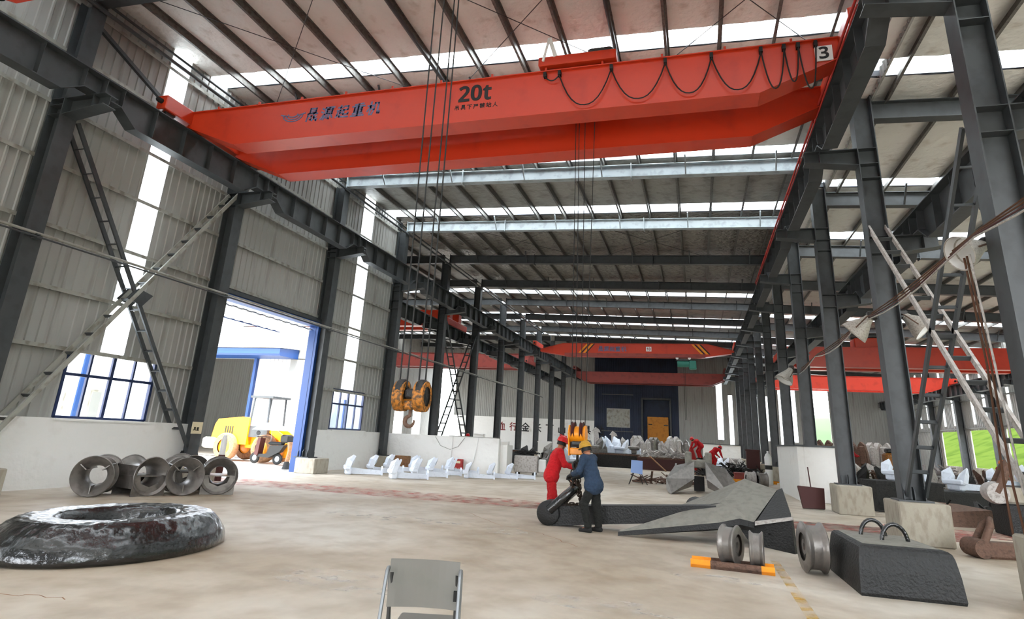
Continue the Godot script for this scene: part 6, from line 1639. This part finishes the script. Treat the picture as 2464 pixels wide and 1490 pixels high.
	st = mb(); lathe(st, [Vector2(0.5, 0.0), Vector2(0.42, 0.5), Vector2(0.3, 1.0), Vector2(0.12, 1.6), Vector2(0.0, 1.75)], 9, Transform3D.IDENTITY, 1.0, 0.5, false); part(t, "cloth", st, M.red)
	crate("work_bench", "grey machine bench before the far white half wall", "bench", V(1.9, 0, -51.0), V(2.2, 1.0, 1.0), 0.1, M.cast, M.cast_pale)
	crate("steel_cabinet", "dark red steel cabinet standing by the sixth right column", "cabinet", V(3.4, 0, -45.0), V(0.8, 1.7, 0.6), 0, M.maroon)
	crate("pink_block", "small pinkish block behind the yellow bars", "block", V(2.35, 0, -39.6), V(0.8, 0.42, 0.5), 0.1, M.red_faded)
	t = thing("gas_cylinder", "white gas cylinder with black band by the fifth right column", "gas cylinder", V(3.5, 0, -36.5))
	st = mb(); lathe(st, [Vector2(0, 0), Vector2(0.17, 0), Vector2(0.18, 0.1), Vector2(0.18, 1.35), Vector2(0.12, 1.5), Vector2(0.05, 1.56), Vector2(0.05, 1.66), Vector2(0, 1.66)], 18); part(t, "bottle", st, M.white)
	st = mb(); lathe(st, [Vector2(0.183, 0.75), Vector2(0.185, 0.76), Vector2(0.185, 0.95), Vector2(0.183, 0.96)], 18); part(t, "band", st, M.black)
	for k in 4:
		t = thing("yellow_bar", "yellow steel angle bar in the stack by the white half wall, %s layer" % ORD[k], "bar", V(2.75 + 0.05 * k, 0.008 + 0.078 * (k / 2), -37.6 + 0.3 * (k % 2)), 0.12, "stack of yellow bars")
		st = mb(); box(st, V(0, 0, 0), V(2.3, 0.012, 0.14)); box(st, V(0, 0.035, 0.065), V(2.3, 0.07, 0.012)); part(t, "leg", st, M.yellow if k != 2 else M.rust)
	for q in [[2.35, -33.2, "shiny ribbed"], [2.85, -33.0, "plain grey"]]:
		roller("%s sheave behind the big anchor's crown" % q[2], V(q[0], 0, q[1]), 0.36, 0.4, 0.2, M.cast_pale if q[0] < 2.5 else M.cast)
	# furniture and cabinets behind the cross plinth
	for q in [[-20.5, -60.0, 1.0, 1.9, "white steel cabinet below the wall lettering, left"], [-17.6, -58.0, 1.4, 1.3, "white steel cabinet below the wall lettering, middle"], [-13.0, -56.0, 1.1, 1.5, "white steel cabinet between the far left columns"]]:
		crate("steel_cabinet", q[4], "cabinet", V(q[0], 0, q[1]), V(q[2], q[3], 0.6), 0, M.white)
	crate("work_bench", "dark work bench behind the cross plinth by the left columns", "bench", V(-12.6, 0, -42.5), V(2.4, 0.9, 0.9), 0.05, M.steel_dull, M.rust)
	crate("work_bench", "brown work bench far behind the cross plinth", "bench", V(-16.5, 0, -50.0), V(2.6, 0.95, 0.9), 0, M.timber)
	# lettering on the white band of the back wall
	t = thing("wall_lettering", "row of red and dark characters on the white back wall band", "lettering", V(-24.2, 2.5, BACK + 0.16))
	var x := 0.0
	for n in ["blood", "go", "gold", "long", "under", "hill", "blood", "tool", "stand"]:
		st = mb(); glyph(st, n, Transform3D(Basis.IDENTITY, V(x, 0, 0)), 0.95, 1.3); part(t, "character", st, M.letter_red if n in ["blood", "go"] else M.letter_black); x += 1.55
	# right bay: rows of anchors and castings
	var all := [[8.6, -45.5, 0.3], [9.7, -44.0, 2.2], [10.9, -47.0, 1.2], [11.9, -45.0, 0.7], [12.8, -47.5, 2.8], [7.3, -36.0, 0.9], [10.7, -40.0, 2.0], [11.4, -37.5, 0.4], [13.6, -38.5, 1.5], [14.8, -41.0, 2.4], [9.2, -50.0, 0.2], [13.2, -50.5, 2.6], [15.5, -36.5, 0.8], [16.6, -39.0, 1.9], [8.0, -33.0, 2.9], [11.9, -30.3, 0.5]]
	for i in 16:
		var q: Array = all[i]
		var row := "back" if q[1] < -44 else ("middle" if q[1] < -35 else "front")
		var nth := 0
		for k in all.size():
			if k % 3 == i % 3 and ("back" if all[k][1] < -44 else ("middle" if all[k][1] < -35 else "front")) == row and all[k][0] / -all[k][1] < q[0] / -q[1]: nth += 1
		anchor("%s anchor in the right bay's %s row, %s %s one from the left" % [["brown", "pale", "dark"][i % 3], row, ORD[nth], ["brown", "pale", "dark"][i % 3]], "anchors in the right bay", V(q[0], 0, q[1]), q[2], 1.5, [M.rust, M.cast_pale, M.scrap_dark][i % 3])
	for i in 5:
		var q: Array = [[9.2, -47.5], [10.3, -48.5], [12.4, -48.5], [8.2, -48.0], [11.6, -49.5]][i]
		twin_casting("brownish two-lobed casting standing on end in the right bay, %s from the left" % ORD[[1, 2, 4, 0, 3][i]], V(q[0], 0, q[1]), rng.randf_range(-0.6, 0.6), 1.35, M.rust if i % 2 else M.cast_pale)
	for q in [[6.4, -24.6, 2.2, 0.95, 1.0, 0.3, "black steel trough just right of the third right pedestal", M.scrap_dark], [8.2, -25.8, 3.6, 0.7, 1.4, 0.25, "long black steel trough in the right bay, before the standing man", M.black_paint], [11.0, -27.5, 3.0, 0.9, 1.4, 0.2, "black trough stacked with white plates in the right bay", M.black_paint], [14.2, -33.0, 4.0, 0.8, 1.4, 0.1, "dark trough below the green field in the right bay", M.scrap_dark]]:
		crate("steel_trough", q[6], "trough", V(q[0], 0, q[1]), V(q[2], q[3], q[4]), q[5], q[7])
	for q in [[6.2, -24.5, 0.96, "small white anchor on the black trough by the third pedestal", 0.8], [8.4, -25.8, 0.71, "white anchor lying on the long black trough", 0.9], [11.2, -27.4, 0.91, "white anchor on the stacked black trough", 0.9], [10.3, -27.6, 0.91, "second white anchor on the stacked black trough", 0.7]]:
		anchor(q[3], "white anchors in the right bay", V(q[0], q[2], q[1]), 0.5, q[4], M.anchor_white)
	scrap("brown scrap spread under the right bay's anchors", V(9.0, 0, -38.0), 6.0, 0.9, 8.0, 420, M.rust, 0.08)
	scrap("grey scrap heap against the right bay's outer columns", V(13.5, 0, -44.0), 5.0, 1.2, 6.0, 340, M.scrap, 0.09)
	scrap("dark offcuts and strips on the floor before the black troughs", V(7.4, 0, -22.7), 3.4, 0.2, 1.6, 110, M.scrap_dark, 0.06)
	# rusty anchor eye resting on black stands at the far right
	for q in [[7.55, -19.4, "left"], [8.5, -19.2, "right"]]:
		crate("support_stand", "black steel stand under the rusty anchor at the right edge, " + q[2], "stand", V(q[0], 0, q[1]), V(0.75, 0.72, 0.9), 0.05, M.black_paint)
	t = thing("rusty_anchor", "rusty anchor shank with its thick shackle, resting on two black stands", "anchor", V(7.2, 0.73, -19.3), -0.08)
	st = mb(); cbox(st, V(1.0, 0.2, 0), V(2.0, 0.38, 0.4), 0.05); part(t, "shank", st, M.concrete)
	st = mb(); lathe(st, [Vector2(0, -0.28), Vector2(0.24, -0.28), Vector2(0.27, 0), Vector2(0.24, 0.28), Vector2(0, 0.28)], 22, Transform3D(Basis(Vector3(1, 0, 0), PI / 2), V(-0.1, 0.24, 0))); part(t, "shackle_pin", st, M.cast_pale)
	st = mb(); tube(st, [V(-0.12, 0.25, 0.2), V(0.02, 0.5, 0.2), V(0.2, 0.85, 0.16), V(0.28, 0.98, 0), V(0.2, 0.85, -0.16), V(0.02, 0.5, -0.2), V(-0.12, 0.25, -0.2)], 0.1, 12); part(t, "shackle_bow", st, M.rust)
	t = thing("clay_slab", "flat brown casting slab beside the rusty anchor", "slab", V(6.5, 0, -21.2), 0.3)
	st = mb(); slab(st, [V(-0.9, 0.3, 0.5), V(0.9, 0.45, 0.6), V(0.8, 0.5, -0.5), V(-0.3, 0.55, -0.6)], [V(-1.0, 0, 0.6), V(1.0, 0, 0.7), V(0.9, 0, -0.6), V(-0.5, 0, -0.7)]); part(t, "slab", st, M.rust)
	t = thing("yellow_machine", "yellow and black machine seen between the second right column and its brace", "machine", V(8.6, 0, -33.6))
	st = mb(); cbox(st, V(0, 1.3, 0), V(0.8, 1.1, 0.7), 0.08); part(t, "hood", st, M.yellow_dirty)
	st = mb(); cbox(st, V(0, 1.95, 0), V(0.6, 0.2, 0.5), 0.05); cbox(st, V(0, 0.38, 0), V(0.9, 0.76, 0.8), 0.05); part(t, "chassis", st, M.black_paint)
